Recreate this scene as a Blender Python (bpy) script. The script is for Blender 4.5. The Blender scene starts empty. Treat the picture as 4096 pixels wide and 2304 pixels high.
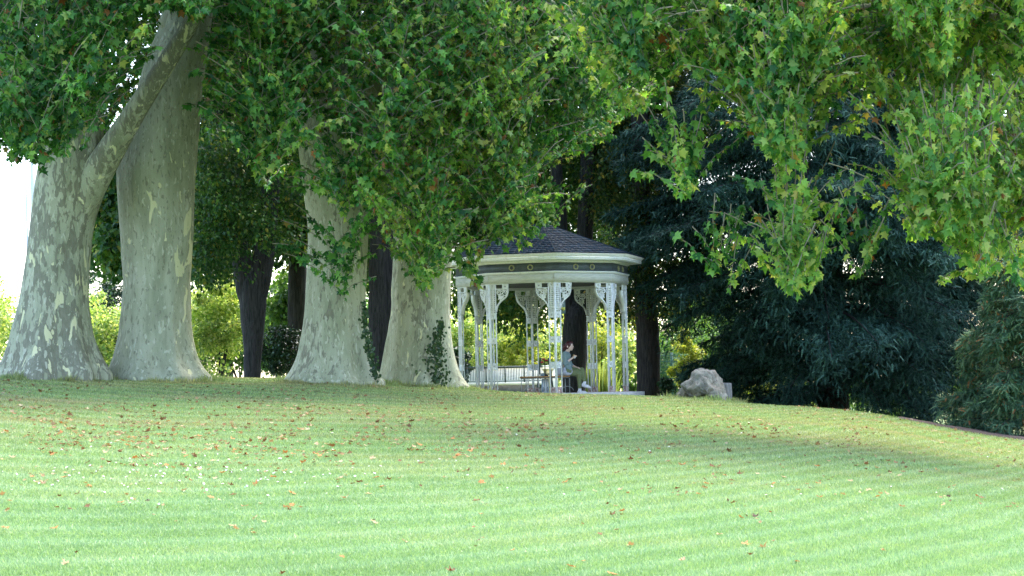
import bpy, math, random
import numpy as np
from mathutils import Vector, Matrix
sc = bpy.context.scene
R = np.random.default_rng(7)
random.seed(7)
rad = math.radians

# ------------------------------------------------------------------ camera, sky, sun, exposure
F = 8525.0                                   # focal length in photo pixels (photo 4096 x 2304)
EYE_Y = 1570.0                               # row of the eye level
cam_d = bpy.data.cameras.new("camera")
cam = bpy.data.objects.new("camera", cam_d)
sc.collection.objects.link(cam)
ROLL = 0.021                                 # the photo was taken slightly tilted
cam.matrix_world = Matrix.Rotation(rad(90), 4, 'X') @ Matrix.Rotation(-ROLL, 4, 'Z')
cam_d.sensor_width = 36
cam_d.lens = F / 4096 * 36
cam_d.shift_y = (EYE_Y - 1152) / 4096
cam_d.clip_start = 0.3
cam_d.clip_end = 3000
sc.camera = cam

SUN_EL, SUN_AZ = 57.0, 33.0                  # azimuth clockwise from +Y (the view direction)
w = bpy.data.worlds.new("World"); sc.world = w; w.use_nodes = True
nt = w.node_tree
bg = nt.nodes["Background"]
sky = nt.nodes.new("ShaderNodeTexSky"); sky.sky_type = 'NISHITA'; sky.sun_disc = False
sky.sun_elevation = rad(SUN_EL); sky.sun_rotation = rad(SUN_AZ)
sky.air_density = 1.0; sky.dust_density = 2.2; sky.ozone_density = 1.0
nt.links.new(sky.outputs[0], bg.inputs[0]); bg.inputs[1].default_value = 0.15
sun_d = bpy.data.lights.new("sun", 'SUN'); sun = bpy.data.objects.new("sun", sun_d)
sc.collection.objects.link(sun)
sun_d.energy = 1.15; sun_d.angle = rad(35); sun_d.color = (1.0, 0.95, 0.84)
sdir = Vector((math.sin(rad(SUN_AZ)) * math.cos(rad(SUN_EL)), math.cos(rad(SUN_AZ)) * math.cos(rad(SUN_EL)), math.sin(rad(SUN_EL))))
sun.rotation_euler = sdir.to_track_quat('Z', 'Y').to_euler()
sc.view_settings.view_transform = 'Standard'; sc.view_settings.look = 'None'
sc.view_settings.exposure = 2.68; sc.view_settings.gamma = 1.0
sc.cycles.max_bounces = 10; sc.cycles.diffuse_bounces = 5; sc.cycles.transmission_bounces = 6
sc.cycles.use_denoising = True

def unroll(px, py):
    return px - ROLL * (py - EYE_Y), py + ROLL * (px - 2048)
def P(px, py, Y):
    """point at depth Y that the photo shows at pixel (px, py)"""
    px, py = unroll(px, py)
    return np.array([(px - 2048) / F * Y, Y, (EYE_Y - py) / F * Y])

# ------------------------------------------------------------------ object helpers
def link(o, parent=None):
    sc.collection.objects.link(o)
    if parent is not None: o.parent = parent
    return o

def tag(o, label=None, cat=None, group=None, kind=None):
    if label: o["label"] = label
    if cat: o["category"] = cat
    if group: o["group"] = group
    if kind: o["kind"] = kind
    return o

def thing(name, loc, label, cat, group=None, rz=0.0):
    o = link(bpy.data.objects.new(name, None))
    o.location = loc; o.rotation_euler = (0, 0, rz); o.empty_display_size = 0.2
    return tag(o, label, cat, group)

def npmesh(name, V, loops, totals, mats, mat_idx=None, smooth=False):
    me = bpy.data.meshes.new(name)
    V = np.asarray(V, dtype=np.float32); loops = np.asarray(loops, dtype=np.int32); totals = np.asarray(totals, dtype=np.int32)
    me.vertices.add(len(V)); me.vertices.foreach_set("co", V.ravel())
    me.loops.add(len(loops)); me.loops.foreach_set("vertex_index", loops)
    me.polygons.add(len(totals))
    st = np.concatenate([[0], np.cumsum(totals)[:-1]]).astype(np.int32)
    me.polygons.foreach_set("loop_start", st); me.polygons.foreach_set("loop_total", totals)
    for m in (mats if isinstance(mats, (list, tuple)) else [mats]): me.materials.append(m)
    if mat_idx is not None: me.polygons.foreach_set("material_index", np.asarray(mat_idx, dtype=np.int32))
    if smooth: me.polygons.foreach_set("use_smooth", np.ones(len(totals), dtype=bool))
    me.update(calc_edges=True)
    return me

class MB:
    """collects shapes into one mesh"""
    def __init__(s): s.v = []; s.l = []; s.t = []; s.m = []; s.n = 0
    def add(s, V, faces, mi=0):
        V = np.asarray(V, dtype=float).reshape(-1, 3)
        for f in faces:
            s.l.extend([i + s.n for i in f]); s.t.append(len(f)); s.m.append(mi)
        s.v.append(V); s.n += len(V)
    def addnp(s, V, loops, totals, mi=0):
        s.v.append(np.asarray(V).reshape(-1, 3)); s.l.extend((np.asarray(loops) + s.n).tolist()); s.t.extend(np.asarray(totals).tolist())
        s.m.extend([mi] * len(totals)); s.n += len(V)
    def box(s, c, size, M=None, mi=0, taper=1.0):
        a, b, d = [k / 2 for k in size]
        V = np.array([[x * (taper if z > 0 else 1), y * (taper if z > 0 else 1), z] for z in (-d, d) for x, y in ((-a, -b), (a, -b), (a, b), (-a, b))])
        if M is not None: V = V @ np.asarray(M).T
        s.add(V + np.asarray(c), [(3, 2, 1, 0), (4, 5, 6, 7), (0, 1, 5, 4), (1, 2, 6, 5), (2, 3, 7, 6), (3, 0, 4, 7)], mi)
    def beam(s, p, q, wd, th, up=(0, 0, 1), mi=0):
        p = np.asarray(p, float); q = np.asarray(q, float); d = q - p; L = np.linalg.norm(d); d /= L
        x = np.cross(d, up)
        if np.linalg.norm(x) < 1e-4: x = np.cross(d, (1, 0, 0))
        x /= np.linalg.norm(x); y = np.cross(x, d)
        s.box((p + q) / 2, (wd, th, L), np.stack([x, y, d], 1), mi)
    def tube(s, pts, rads, seg=8, mi=0, cap=True):
        V, f = tube_geo(pts, rads, seg, cap); s.add(V, f, mi)
    def ell(s, c, r, M=None, seg=16, rings=10, mi=0):
        V = [[0, 0, -1]]
        for i in range(1, rings):
            th = -math.pi / 2 + math.pi * i / rings
            for j in range(seg):
                a = 2 * math.pi * j / seg; V.append([math.cos(th) * math.cos(a), math.cos(th) * math.sin(a), math.sin(th)])
        V.append([0, 0, 1]); V = np.array(V) * np.asarray(r)
        if M is not None: V = V @ np.asarray(M).T
        fs = [(0, 1 + (j + 1) % seg, 1 + j) for j in range(seg)]
        for i in range(rings - 2):
            o = 1 + i * seg
            fs += [(o + j, o + (j + 1) % seg, o + seg + (j + 1) % seg, o + seg + j) for j in range(seg)]
        o = 1 + (rings - 2) * seg
        fs += [(o + j, o + (j + 1) % seg, len(V) - 1) for j in range(seg)]
        s.add(V + np.asarray(c), fs, mi)
    def prism(s, poly, fn, d0, d1, mi=0):
        """2-D polygon (u, v) extruded between depths d0 and d1; fn(u, v, d) gives the point"""
        n = len(poly)
        V = [fn(u, v, d0) for u, v in poly] + [fn(u, v, d1) for u, v in poly]
        s.add(V, [tuple(range(n)), tuple(range(2 * n - 1, n - 1, -1))] + [(i, n + i, n + (i + 1) % n, (i + 1) % n) for i in range(n)], mi)
    def strip(s, inner, outer, fn, d0, d1, closed=True, mi=0):
        n = len(inner)
        V = [fn(*p, d0) for p in inner] + [fn(*p, d0) for p in outer] + [fn(*p, d1) for p in inner] + [fn(*p, d1) for p in outer]
        fs = []
        for i in range(n if closed else n - 1):
            j = (i + 1) % n
            fs += [(i, j, n + j, n + i), (2 * n + i, 3 * n + i, 3 * n + j, 2 * n + j), (i, 2 * n + i, 2 * n + j, j), (n + i, n + j, 3 * n + j, 3 * n + i)]
        if not closed: fs += [(0, n, 3 * n, 2 * n), (n - 1, 3 * n - 1, 4 * n - 1, 2 * n - 1)]
        s.add(V, fs, mi)
    def build(s, name, mats, parent=None, off=(0, 0, 0), smooth=False):
        V = np.concatenate(s.v) - np.asarray(off, float)
        return link(bpy.data.objects.new(name, npmesh(name, V, s.l, s.t, mats, s.m, smooth)), parent)

def tube_geo(pts, rads, seg=8, cap=True, n_sm=0):
    pts = np.asarray(pts, float); rads = np.asarray(rads, float)
    T = np.gradient(pts, axis=0); T /= np.linalg.norm(T, axis=1)[:, None] + 1e-9
    ref = np.array([0.0, 1, 0]) if abs(T[0][1]) < 0.9 else np.array([1.0, 0, 0])
    V = []
    for p, t, r in zip(pts, T, rads):
        x = np.cross(ref, t); x /= np.linalg.norm(x); y = np.cross(t, x)
        a = np.arange(seg) * 2 * math.pi / seg
        V.append(p + r * (np.cos(a)[:, None] * x + np.sin(a)[:, None] * y))
    V = np.concatenate(V); f = []
    for i in range(len(pts) - 1):
        for j in range(seg):
            k = (j + 1) % seg
            f.append((i * seg + j, i * seg + k, (i + 1) * seg + k, (i + 1) * seg + j))
    if cap:
        f.append(tuple(range(seg - 1, -1, -1))); f.append(tuple(range((len(pts) - 1) * seg, len(pts) * seg)))
    return V, f

def nrm(v): return v / (np.linalg.norm(v, axis=-1, keepdims=True) + 1e-9)

_pt = np.random.default_rng(3).random((64, 64, 64)).astype(np.float32)
def vnoise(p):
    """smooth value noise 0..1 at points (N, 3)"""
    p = np.asarray(p, float); i = np.floor(p).astype(int); f = p - i; f = f * f * (3 - 2 * f); r = 0
    for a in (0, 1):
        for b in (0, 1):
            for c in (0, 1):
                wt = (f[..., 0] if a else 1 - f[..., 0]) * (f[..., 1] if b else 1 - f[..., 1]) * (f[..., 2] if c else 1 - f[..., 2])
                r = r + wt * _pt[(i[..., 0] + a) % 64, (i[..., 1] + b) % 64, (i[..., 2] + c) % 64]
    return r
def fbm(p, n=4):
    p = np.asarray(p, float); r = 0; a = 0.5
    for k in range(n): r = r + a * vnoise(p * 2 ** k + 7.3 * k); a *= 0.5
    return r

# ------------------------------------------------------------------ materials
def new_mat(name):
    m = bpy.data.materials.new(name); m.use_nodes = True
    return m, m.node_tree, m.node_tree.nodes["Principled BSDF"]
def N(nt, t, **kw):
    n = nt.nodes.new("ShaderNode" + t)
    for k, v in kw.items(): setattr(n, k, v)
    return n
def ramp(nt, fac, stops, interp='LINEAR'):
    r = N(nt, "ValToRGB"); r.color_ramp.interpolation = interp
    e = r.color_ramp.elements
    while len(e) < len(stops): e.new(0.5)
    for q, (p, c) in zip(e, stops):
        q.position = p; q.color = (*c, 1)
    nt.links.new(fac, r.inputs[0]); return r.outputs[0]
def coords(nt, scale=(1, 1, 1), kind="Object"):
    t = N(nt, "TexCoord"); mp = N(nt, "Mapping"); mp.inputs[3].default_value = scale
    nt.links.new(t.outputs[kind], mp.inputs[0]); return mp.outputs[0]
def noise(nt, vec, scale, detail=4, rough=0.55, dist=0.0):
    n = N(nt, "TexNoise"); n.inputs["Scale"].default_value = scale; n.inputs["Detail"].default_value = detail
    n.inputs["Roughness"].default_value = rough; n.inputs["Distortion"].default_value = dist
    nt.links.new(vec, n.inputs["Vector"]); return n.outputs[0]
def mixc(nt, fac, a, b, mode='MIX'):
    m = N(nt, "Mix", data_type='RGBA', blend_type=mode)
    if isinstance(fac, (int, float)): m.inputs[0].default_value = fac
    else: nt.links.new(fac, m.inputs[0])
    for s, k in ((a, 6), (b, 7)):
        if isinstance(s, tuple): m.inputs[k].default_value = (*s, 1)
        else: nt.links.new(s, m.inputs[k])
    return m.outputs[2]
def bump(nt, bsdf, h, strength=0.3, dist=0.02):
    b = N(nt, "Bump"); b.inputs["Strength"].default_value = strength; b.inputs["Distance"].default_value = dist
    nt.links.new(h, b.inputs["Height"]); nt.links.new(b.outputs[0], bsdf.inputs["Normal"])

def mat_plain(name, col, rough=0.6, var=0.25, scale=8.0, metal=0.0, bmp=0.15):
    m, nt, b = new_mat(name); v = coords(nt)
    n = noise(nt, v, scale, 5)
    c = ramp(nt, n, [(0.3, tuple(k * (1 - var) for k in col)), (0.7, tuple(min(1, k * (1 + var)) for k in col))])
    nt.links.new(c, b.inputs["Base Color"]); b.inputs["Roughness"].default_value = rough; b.inputs["Metallic"].default_value = metal
    if bmp: bump(nt, b, n, bmp, 0.01)
    return m

def mat_leaf(name, stops, tint=(1.35, 1.25, 0.6), trans=0.4, rough=0.42, patch=0.0, spec=0.5):
    """every leaf (island) takes its own colour from the ramp"""
    m, nt, b = new_mat(name)
    g = N(nt, "NewGeometry")
    c = ramp(nt, g.outputs["Random Per Island"], stops, 'LINEAR')
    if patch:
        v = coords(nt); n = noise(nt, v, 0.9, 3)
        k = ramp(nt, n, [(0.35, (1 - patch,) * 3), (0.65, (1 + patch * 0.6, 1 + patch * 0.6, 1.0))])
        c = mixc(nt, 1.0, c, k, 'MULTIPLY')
    nt.links.new(c, b.inputs["Base Color"]); b.inputs["Roughness"].default_value = rough
    b.inputs["Specular IOR Level"].default_value = spec
    tr = N(nt, "BsdfTranslucent"); nt.links.new(mixc(nt, 1.0, c, tint, 'MULTIPLY'), tr.inputs[0])
    ms = N(nt, "MixShader"); ms.inputs[0].default_value = trans
    nt.links.new(b.outputs[0], ms.inputs[1]); nt.links.new(tr.outputs[0], ms.inputs[2])
    nt.links.new(ms.outputs[0], nt.nodes["Material Output"].inputs[0])
    return m

def mat_plane_bark(name, seed, dark=0.5, cream=0.62, tone=1.0, zone=None):
    m, nt, b = new_mat(name)
    v = coords(nt, (1, 1, 0.34))
    mp = N(nt, "Mapping"); mp.inputs[1].default_value = (seed * 3.1, seed * 1.7, seed); nt.links.new(v, mp.inputs[0]); v = mp.outputs[0]
    k = lambda c: tuple(x * tone for x in c)
    broad = noise(nt, v, 1.1, 3)
    c = ramp(nt, noise(nt, v, 2.6, 6, 0.65), [(0.3, k((0.25, 0.26, 0.165))), (0.5, k((0.345, 0.35, 0.24))), (0.7, k((0.42, 0.415, 0.30)))])
    vs = coords(nt, (1, 1, 0.09))
    c = mixc(nt, ramp(nt, noise(nt, vs, 6, 5, 0.6), [(0.45, (0, 0, 0)), (0.75, (0.55, 0.55, 0.55))]), c, k((0.17, 0.18, 0.11)))
    # scales of old bark
    n1 = noise(nt, v, 8.0, 3, 0.5, 0.5)
    a1 = N(nt, "Math", operation='MULTIPLY_ADD'); nt.links.new(broad, a1.inputs[0]); a1.inputs[1].default_value = 0.7; nt.links.new(n1, a1.inputs[2])
    f1 = ramp(nt, a1.outputs[0], [(dark + 0.37, (0, 0, 0)), (dark + 0.39, (0.85, 0.85, 0.85))])
    c = mixc(nt, f1, c, ramp(nt, noise(nt, v, 17, 4), [(0.3, k((0.135, 0.13, 0.09))), (0.7, k((0.22, 0.21, 0.15)))]))
    f2 = ramp(nt, noise(nt, v, 19, 3, 0.5, 0.4), [(0.60, (0, 0, 0)), (0.63, (0.7, 0.7, 0.7))])
    c = mixc(nt, f2, c, k((0.17, 0.165, 0.11)))
    f4 = ramp(nt, noise(nt, v, 13, 3, 0.5, 0.6), [(0.61, (0, 0, 0)), (0.63, (0.7, 0.7, 0.7))])
    c = mixc(nt, f4, c, k((0.50, 0.49, 0.37)))
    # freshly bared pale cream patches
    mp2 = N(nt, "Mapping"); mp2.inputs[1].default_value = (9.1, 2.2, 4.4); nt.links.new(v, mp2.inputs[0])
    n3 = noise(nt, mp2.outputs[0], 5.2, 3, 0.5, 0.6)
    if zone:                                  # crowds fresh patches; on the smooth trunk also paints in its lit edge
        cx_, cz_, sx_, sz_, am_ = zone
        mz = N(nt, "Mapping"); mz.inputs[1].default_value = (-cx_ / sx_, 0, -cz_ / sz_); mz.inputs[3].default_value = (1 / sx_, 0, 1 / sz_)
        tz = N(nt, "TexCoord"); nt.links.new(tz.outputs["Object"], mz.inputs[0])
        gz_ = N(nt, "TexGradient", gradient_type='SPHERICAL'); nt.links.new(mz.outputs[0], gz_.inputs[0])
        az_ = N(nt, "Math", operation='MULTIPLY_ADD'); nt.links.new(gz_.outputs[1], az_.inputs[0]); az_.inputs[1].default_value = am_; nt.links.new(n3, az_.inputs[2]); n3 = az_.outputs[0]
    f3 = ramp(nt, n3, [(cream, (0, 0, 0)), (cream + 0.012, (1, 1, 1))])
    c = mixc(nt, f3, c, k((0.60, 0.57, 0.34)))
    nt.links.new(c, b.inputs["Base Color"]); b.inputs["Roughness"].default_value = 0.85; b.inputs["Specular IOR Level"].default_value = 0.25
    hh = N(nt, "Math", operation='ADD'); nt.links.new(f1, hh.inputs[0]); nt.links.new(noise(nt, v, 25, 5), hh.inputs[1])
    bump(nt, b, hh.outputs[0], 0.4, 0.02)
    return m

def mat_dark_bark(name, lo, hi):
    m, nt, b = new_mat(name); v = coords(nt, (1, 1, 0.12))
    n = noise(nt, v, 22, 5, 0.6, 0.4)
    nt.links.new(ramp(nt, n, [(0.35, lo), (0.65, hi)]), b.inputs["Base Color"])
    b.inputs["Roughness"].default_value = 0.9; bump(nt, b, n, 0.9, 0.03); return m

def grass_color(nt):
    """colour of the turf: patches, straw, yellowing against the shade, mown bands"""
    v = coords(nt)
    c = ramp(nt, noise(nt, v, 0.35, 5, 0.6), [(0.3, (0.20, 0.315, 0.13)), (0.5, (0.25, 0.375, 0.17)), (0.72, (0.305, 0.39, 0.185))])
    sx = N(nt, "SeparateXYZ"); nt.links.new(v, sx.inputs[0])
    # straw patches towards the trees; lightened and yellowed in colour to offset shade there
    g = N(nt, "MapRange"); g.inputs[1].default_value = 22; g.inputs[2].default_value = 37; nt.links.new(sx.outputs[1], g.inputs[0])
    vs = coords(nt, (0.35, 1.0, 1.0))
    d = ramp(nt, noise(nt, vs, 0.8, 5, 0.65), [(0.42, (0, 0, 0)), (0.68, (1, 1, 1))])
    mm = N(nt, "Math", operation='MULTIPLY'); nt.links.new(d, mm.inputs[0]); nt.links.new(g.outputs[0], mm.inputs[1])
    k = N(nt, "Math", operation='MULTIPLY'); nt.links.new(mm.outputs[0], k.inputs[0]); k.inputs[1].default_value = 0.75
    yl = N(nt, "Math", operation='MULTIPLY'); nt.links.new(g.outputs[0], yl.inputs[0]); yl.inputs[1].default_value = 0.5
    c = mixc(nt, yl.outputs[0], c, (0.27, 0.345, 0.105))
    c = mixc(nt, k.outputs[0], c, (0.36, 0.30, 0.15))
    # mown bands
    q1 = N(nt, "Math", operation='MULTIPLY_ADD'); nt.links.new(sx.outputs[0], q1.inputs[0]); q1.inputs[1].default_value = -0.11; q1.inputs[2].default_value = -1.0
    q2 = N(nt, "Math", operation='MULTIPLY_ADD'); nt.links.new(q1.outputs[0], q2.inputs[0]); nt.links.new(sx.outputs[0], q2.inputs[1]); nt.links.new(sx.outputs[1], q2.inputs[2])
    nn = N(nt, "Math", operation='MULTIPLY_ADD'); nt.links.new(noise(nt, v, 0.25, 2), nn.inputs[0]); nn.inputs[1].default_value = 1.2
    nt.links.new(q2.outputs[0], nn.inputs[2])
    s = N(nt, "Math", operation='MULTIPLY'); nt.links.new(nn.outputs[0], s.inputs[0]); s.inputs[1].default_value = 5.4
    si = N(nt, "Math", operation='SINE'); nt.links.new(s.outputs[0], si.inputs[0])
    band = ramp(nt, si.outputs[0], [(0.0, (0.95, 0.955, 0.93)), (0.9, (1.10, 1.075, 1.18))])
    return mixc(nt, 1.0, c, band, 'MULTIPLY'), v

m_lawn, nt, b = new_mat("turf")
c, v = grass_color(nt); nt.links.new(mixc(nt, 1.0, c, (0.52, 0.55, 0.52), 'MULTIPLY'), b.inputs["Base Color"]); b.inputs["Roughness"].default_value = 0.9
b.inputs["Specular IOR Level"].default_value = 0.1
bump(nt, b, noise(nt, v, 40, 4), 0.6, 0.03)

m_grass, nt, b = new_mat("grass_blade")
c, v = grass_color(nt)
g = N(nt, "NewGeometry")
c = mixc(nt, 1.0, c, ramp(nt, g.outputs["Random Per Island"], [(0.0, (0.7, 0.75, 0.7)), (0.75, (1.2, 1.15, 1.1)), (0.95, (1.5, 1.3, 1.1))]), 'MULTIPLY')
nt.links.new(c, b.inputs["Base Color"]); b.inputs["Roughness"].default_value = 0.5; b.inputs["Specular IOR Level"].default_value = 0.35
tr = N(nt, "BsdfTranslucent"); nt.links.new(mixc(nt, 1.0, c, (1.1, 1.15, 0.8), 'MULTIPLY'), tr.inputs[0])
ms = N(nt, "MixShader"); ms.inputs[0].default_value = 0.3
nt.links.new(b.outputs[0], ms.inputs[1]); nt.links.new(tr.outputs[0], ms.inputs[2]); nt.links.new(ms.outputs[0], nt.nodes["Material Output"].inputs[0])

PL = [(0.0, (0.012, 0.070, 0.018)), (0.25, (0.034, 0.140, 0.030)), (0.6, (0.076, 0.230, 0.046)), (0.86, (0.17, 0.36, 0.085)), (0.972, (0.30, 0.40, 0.12)), (0.988, (0.30, 0.14, 0.04)), (1.0, (0.2, 0.07, 0.02))]
PLY = [(0.0, (0.07, 0.21, 0.045)), (0.4, (0.165, 0.35, 0.07)), (0.75, (0.30, 0.46, 0.10)), (0.95, (0.48, 0.54, 0.16)), (0.984, (0.46, 0.44, 0.13)), (0.991, (0.30, 0.13, 0.035)), (1.0, (0.2, 0.08, 0.02))]
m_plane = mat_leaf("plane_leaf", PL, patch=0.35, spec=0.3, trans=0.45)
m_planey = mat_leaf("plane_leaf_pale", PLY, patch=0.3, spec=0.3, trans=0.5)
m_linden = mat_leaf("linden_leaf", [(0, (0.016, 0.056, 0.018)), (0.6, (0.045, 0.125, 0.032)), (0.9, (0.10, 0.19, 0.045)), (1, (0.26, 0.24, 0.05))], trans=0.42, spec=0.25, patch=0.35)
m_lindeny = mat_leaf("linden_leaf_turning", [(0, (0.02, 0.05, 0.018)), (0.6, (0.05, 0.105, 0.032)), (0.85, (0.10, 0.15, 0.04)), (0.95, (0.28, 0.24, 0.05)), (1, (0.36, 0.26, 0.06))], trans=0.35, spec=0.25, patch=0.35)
m_shrub = mat_leaf("shrub_leaf_variegated_lit", [(0, (0.12, 0.24, 0.06)), (0.4, (0.28, 0.42, 0.12)), (0.8, (0.50, 0.60, 0.24)), (1, (0.75, 0.76, 0.45))], trans=0.55, patch=0.25)  # variegated leaves, with sunlight worked into their pale colours
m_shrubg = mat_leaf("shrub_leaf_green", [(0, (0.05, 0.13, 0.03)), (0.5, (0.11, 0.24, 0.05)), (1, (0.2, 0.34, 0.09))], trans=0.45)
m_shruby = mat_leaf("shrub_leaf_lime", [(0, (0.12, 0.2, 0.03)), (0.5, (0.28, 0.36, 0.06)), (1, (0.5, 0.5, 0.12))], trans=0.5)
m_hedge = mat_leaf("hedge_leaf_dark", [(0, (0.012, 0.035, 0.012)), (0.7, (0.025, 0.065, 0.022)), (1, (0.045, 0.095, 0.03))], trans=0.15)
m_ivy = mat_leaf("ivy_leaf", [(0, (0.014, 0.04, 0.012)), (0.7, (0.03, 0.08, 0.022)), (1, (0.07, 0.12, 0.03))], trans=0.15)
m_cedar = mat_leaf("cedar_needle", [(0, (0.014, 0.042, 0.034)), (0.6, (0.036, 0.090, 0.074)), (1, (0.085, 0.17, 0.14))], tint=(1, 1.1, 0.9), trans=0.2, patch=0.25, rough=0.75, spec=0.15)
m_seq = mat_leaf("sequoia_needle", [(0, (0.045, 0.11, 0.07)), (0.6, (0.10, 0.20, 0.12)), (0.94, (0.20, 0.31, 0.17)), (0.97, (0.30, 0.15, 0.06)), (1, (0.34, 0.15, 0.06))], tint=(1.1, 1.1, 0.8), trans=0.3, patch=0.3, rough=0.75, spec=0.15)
m_reed = mat_leaf("reed_leaf", [(0, (0.16, 0.26, 0.07)), (1, (0.42, 0.5, 0.18))], trans=0.5)
m_dry = [mat_leaf("dry_leaf_%s" % n, [(0, a), (1, a)], tint=(1.2, 0.9, 0.6), trans=0.2, rough=0.7, spec=0.2) for n, a in
         (("brown", (0.16, 0.075, 0.03)), ("tan", (0.42, 0.29, 0.16)), ("orange", (0.42, 0.19, 0.06)), ("dark", (0.07, 0.04, 0.022)))]
m_litter = mat_leaf("leaf_litter", [(0, (0.10, 0.05, 0.022)), (0.4, (0.22, 0.11, 0.045)), (0.8, (0.4, 0.26, 0.13)), (1, (0.5, 0.4, 0.24))], tint=(1.2, 0.9, 0.6), trans=0.2, rough=0.7, spec=0.2)
m_twig = mat_plain("twig_bark", (0.20, 0.17, 0.11), 0.8)
m_petal = mat_plain("daisy_petal", (0.85, 0.85, 0.82), 0.6, 0.03, bmp=0)
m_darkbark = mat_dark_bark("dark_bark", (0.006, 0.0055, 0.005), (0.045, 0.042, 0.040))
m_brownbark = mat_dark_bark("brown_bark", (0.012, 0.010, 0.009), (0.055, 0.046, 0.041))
m_soil = mat_plain("soil", (0.05, 0.032, 0.024), 0.95, 0.4, 3)

# ------------------------------------------------------------------ the ground
RX = [-9000, -800, 0, 400, 900, 1300, 1700, 1900, 2200, 2500, 2720, 2900, 3050, 3300, 3500, 3700, 3900, 4096, 5000, 14000]
RY = [1430, 1440, 1480, 1494, 1510, 1520, 1547, 1561, 1577, 1580, 1592, 1607, 1620, 1632, 1654, 1690, 1725, 1748, 1800, 1830]
RX, RY = unroll(np.array(RX, float), np.array(RY, float)); RY[0] = RY[1] - 4; RY[-1] = RY[-2] + 20
RXs = np.linspace(-9000, 14000, 1200); _y = np.interp(RXs, RX, RY); RYs = np.convolve(np.pad(_y, 5, mode='edge'), np.ones(11) / 11, 'valid')
RIDGE = 49.0
def gz(x, y):
    x = np.asarray(x, float); y = np.asarray(y, float)
    px = 2048 + x / np.clip(y, 22, RIDGE) * F
    zr = -(np.interp(px, RXs, RYs) - EYE_Y) / F * RIDGE
    t = np.clip((y - 12) / (RIDGE - 12), 0, 1)
    z = -1.62 + (zr + 1.62) * t
    und = (fbm(np.stack([x * 0.16, y * 0.22, 0 * x], -1), 2) - 0.375) * 0.16 * np.clip((y - 5) / 15, 0, 1) * np.clip((RIDGE - 2 - y) / 8, 0, 1)
    return z + und - 0.015 * np.clip(y - RIDGE, 0, 14)

ys = np.concatenate([np.linspace(-400, -20, 6), np.arange(-15, 12, 3.0), np.arange(12, 56, 0.4), np.arange(56, 120, 2.5), np.array([140, 200, 400, 900, 1800])])
xs = np.concatenate([np.array([-1500, -600, -250, -120, -60]), np.arange(-40, 40.1, 0.6), np.array([60, 120, 250, 600, 1500])])
GX, GY = np.meshgrid(xs, ys); GZ = gz(GX, GY)
V = np.stack([GX, GY, GZ], -1).reshape(-1, 3); nx = len(xs); ii, jj = np.meshgrid(np.arange(len(ys) - 1), np.arange(nx - 1), indexing='ij')
q = (ii * nx + jj).ravel(); loops = np.stack([q, q + 1, q + nx + 1, q + nx], 1).ravel()
lawn = link(bpy.data.objects.new("lawn", npmesh("lawn", V, loops, np.full(len(q), 4), m_lawn, smooth=True)))
tag(lawn, "pale green mown lawn rising to the trees", "lawn", kind="structure")

def solve_ground(px, py):
    """depth at which the sight line through each photo pixel meets the lawn"""
    px = np.asarray(px, float); py = np.asarray(py, float); px, py = unroll(px, py); Y = np.full(px.shape, np.nan)
    for yy in np.arange(14.0, 50.0, 0.1):
        z = gz((px - 2048) / F * yy, np.full(px.shape, yy)); hit = np.isnan(Y) & (z >= (EYE_Y - py) / F * yy)
        Y[hit] = yy
    return Y

# grass blades
n = 860000
uy = R.random(n); Y = 15.0 * (50.5 / 15.0) ** uy
X = (R.random(n) * 2 - 1) * 0.40 * Y
Z = gz(X, Y)
h = (0.020 + 0.022 * R.random(n)) * (0.8 + 0.5 * fbm(np.stack([X * 0.7, Y * 0.7, 0 * X], -1), 2)); wd = 0.0026 + 0.00019 * Y
an = R.random(n) * 2 * math.pi; band = 0.6 * np.sin((Y - X - 0.11 * X * X) * 5.4 + 3.2)
ln = np.stack([R.normal(0, 0.4, n), R.normal(0, 0.4, n) + 0.35 * band, np.zeros(n)], 1) * h[:, None]
base = np.stack([X, Y, Z - 0.004], 1); sv = np.stack([np.cos(an), np.sin(an), np.zeros(n)], 1) * wd[:, None]
V = np.stack([base - sv, base + sv, base + ln + np.stack([0 * h, 0 * h, h], 1)], 1).reshape(-1, 3)
# longer grass left standing round the foot of the trunks
TR = [(210, 1500, 46.0, 1.12), (637, 1512, 47.0, 1.18), (1340, 1530, 48.0, 1.18), (1706, 1565, 50.0, 1.18), (2813, 1600, 50.5, 0.72)]
vt = []
for tx, ty, tY, tr_ in TR:
    k_ = 2600; c_ = P(tx, ty, tY); a_ = R.random(k_) * 2 * math.pi; q_ = tr_ + np.abs(R.normal(0, 0.16, k_)) - 0.05
    x_ = c_[0] + np.cos(a_) * q_; y_ = tY + np.sin(a_) * q_; z_ = gz(x_, y_); cl_ = fbm(np.stack([x_ * 3, y_ * 3, 0 * x_], 1), 2); h_ = R.uniform(0.04, 0.17, k_) * (0.25 + 1.5 * np.clip(cl_ - 0.25, 0, 1) * 2)
    b_ = np.stack([x_, y_, z_ - 0.004], 1); g_ = R.random(k_) * 6.28; s_ = np.stack([np.cos(g_), np.sin(g_), 0 * g_], 1) * 0.013
    vt.append(np.stack([b_ - s_, b_ + s_, b_ + np.stack([R.normal(0, .4, k_) * h_, R.normal(0, .4, k_) * h_, h_], 1)], 1).reshape(-1, 3))
V = np.concatenate([V] + vt); n = len(V) // 3
gr = link(bpy.data.objects.new("grass", npmesh("grass", V, np.arange(3 * n), np.full(n, 3), m_grass)))
tag(gr, "short mown grass blades covering the lawn", "grass", kind="stuff")

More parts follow.
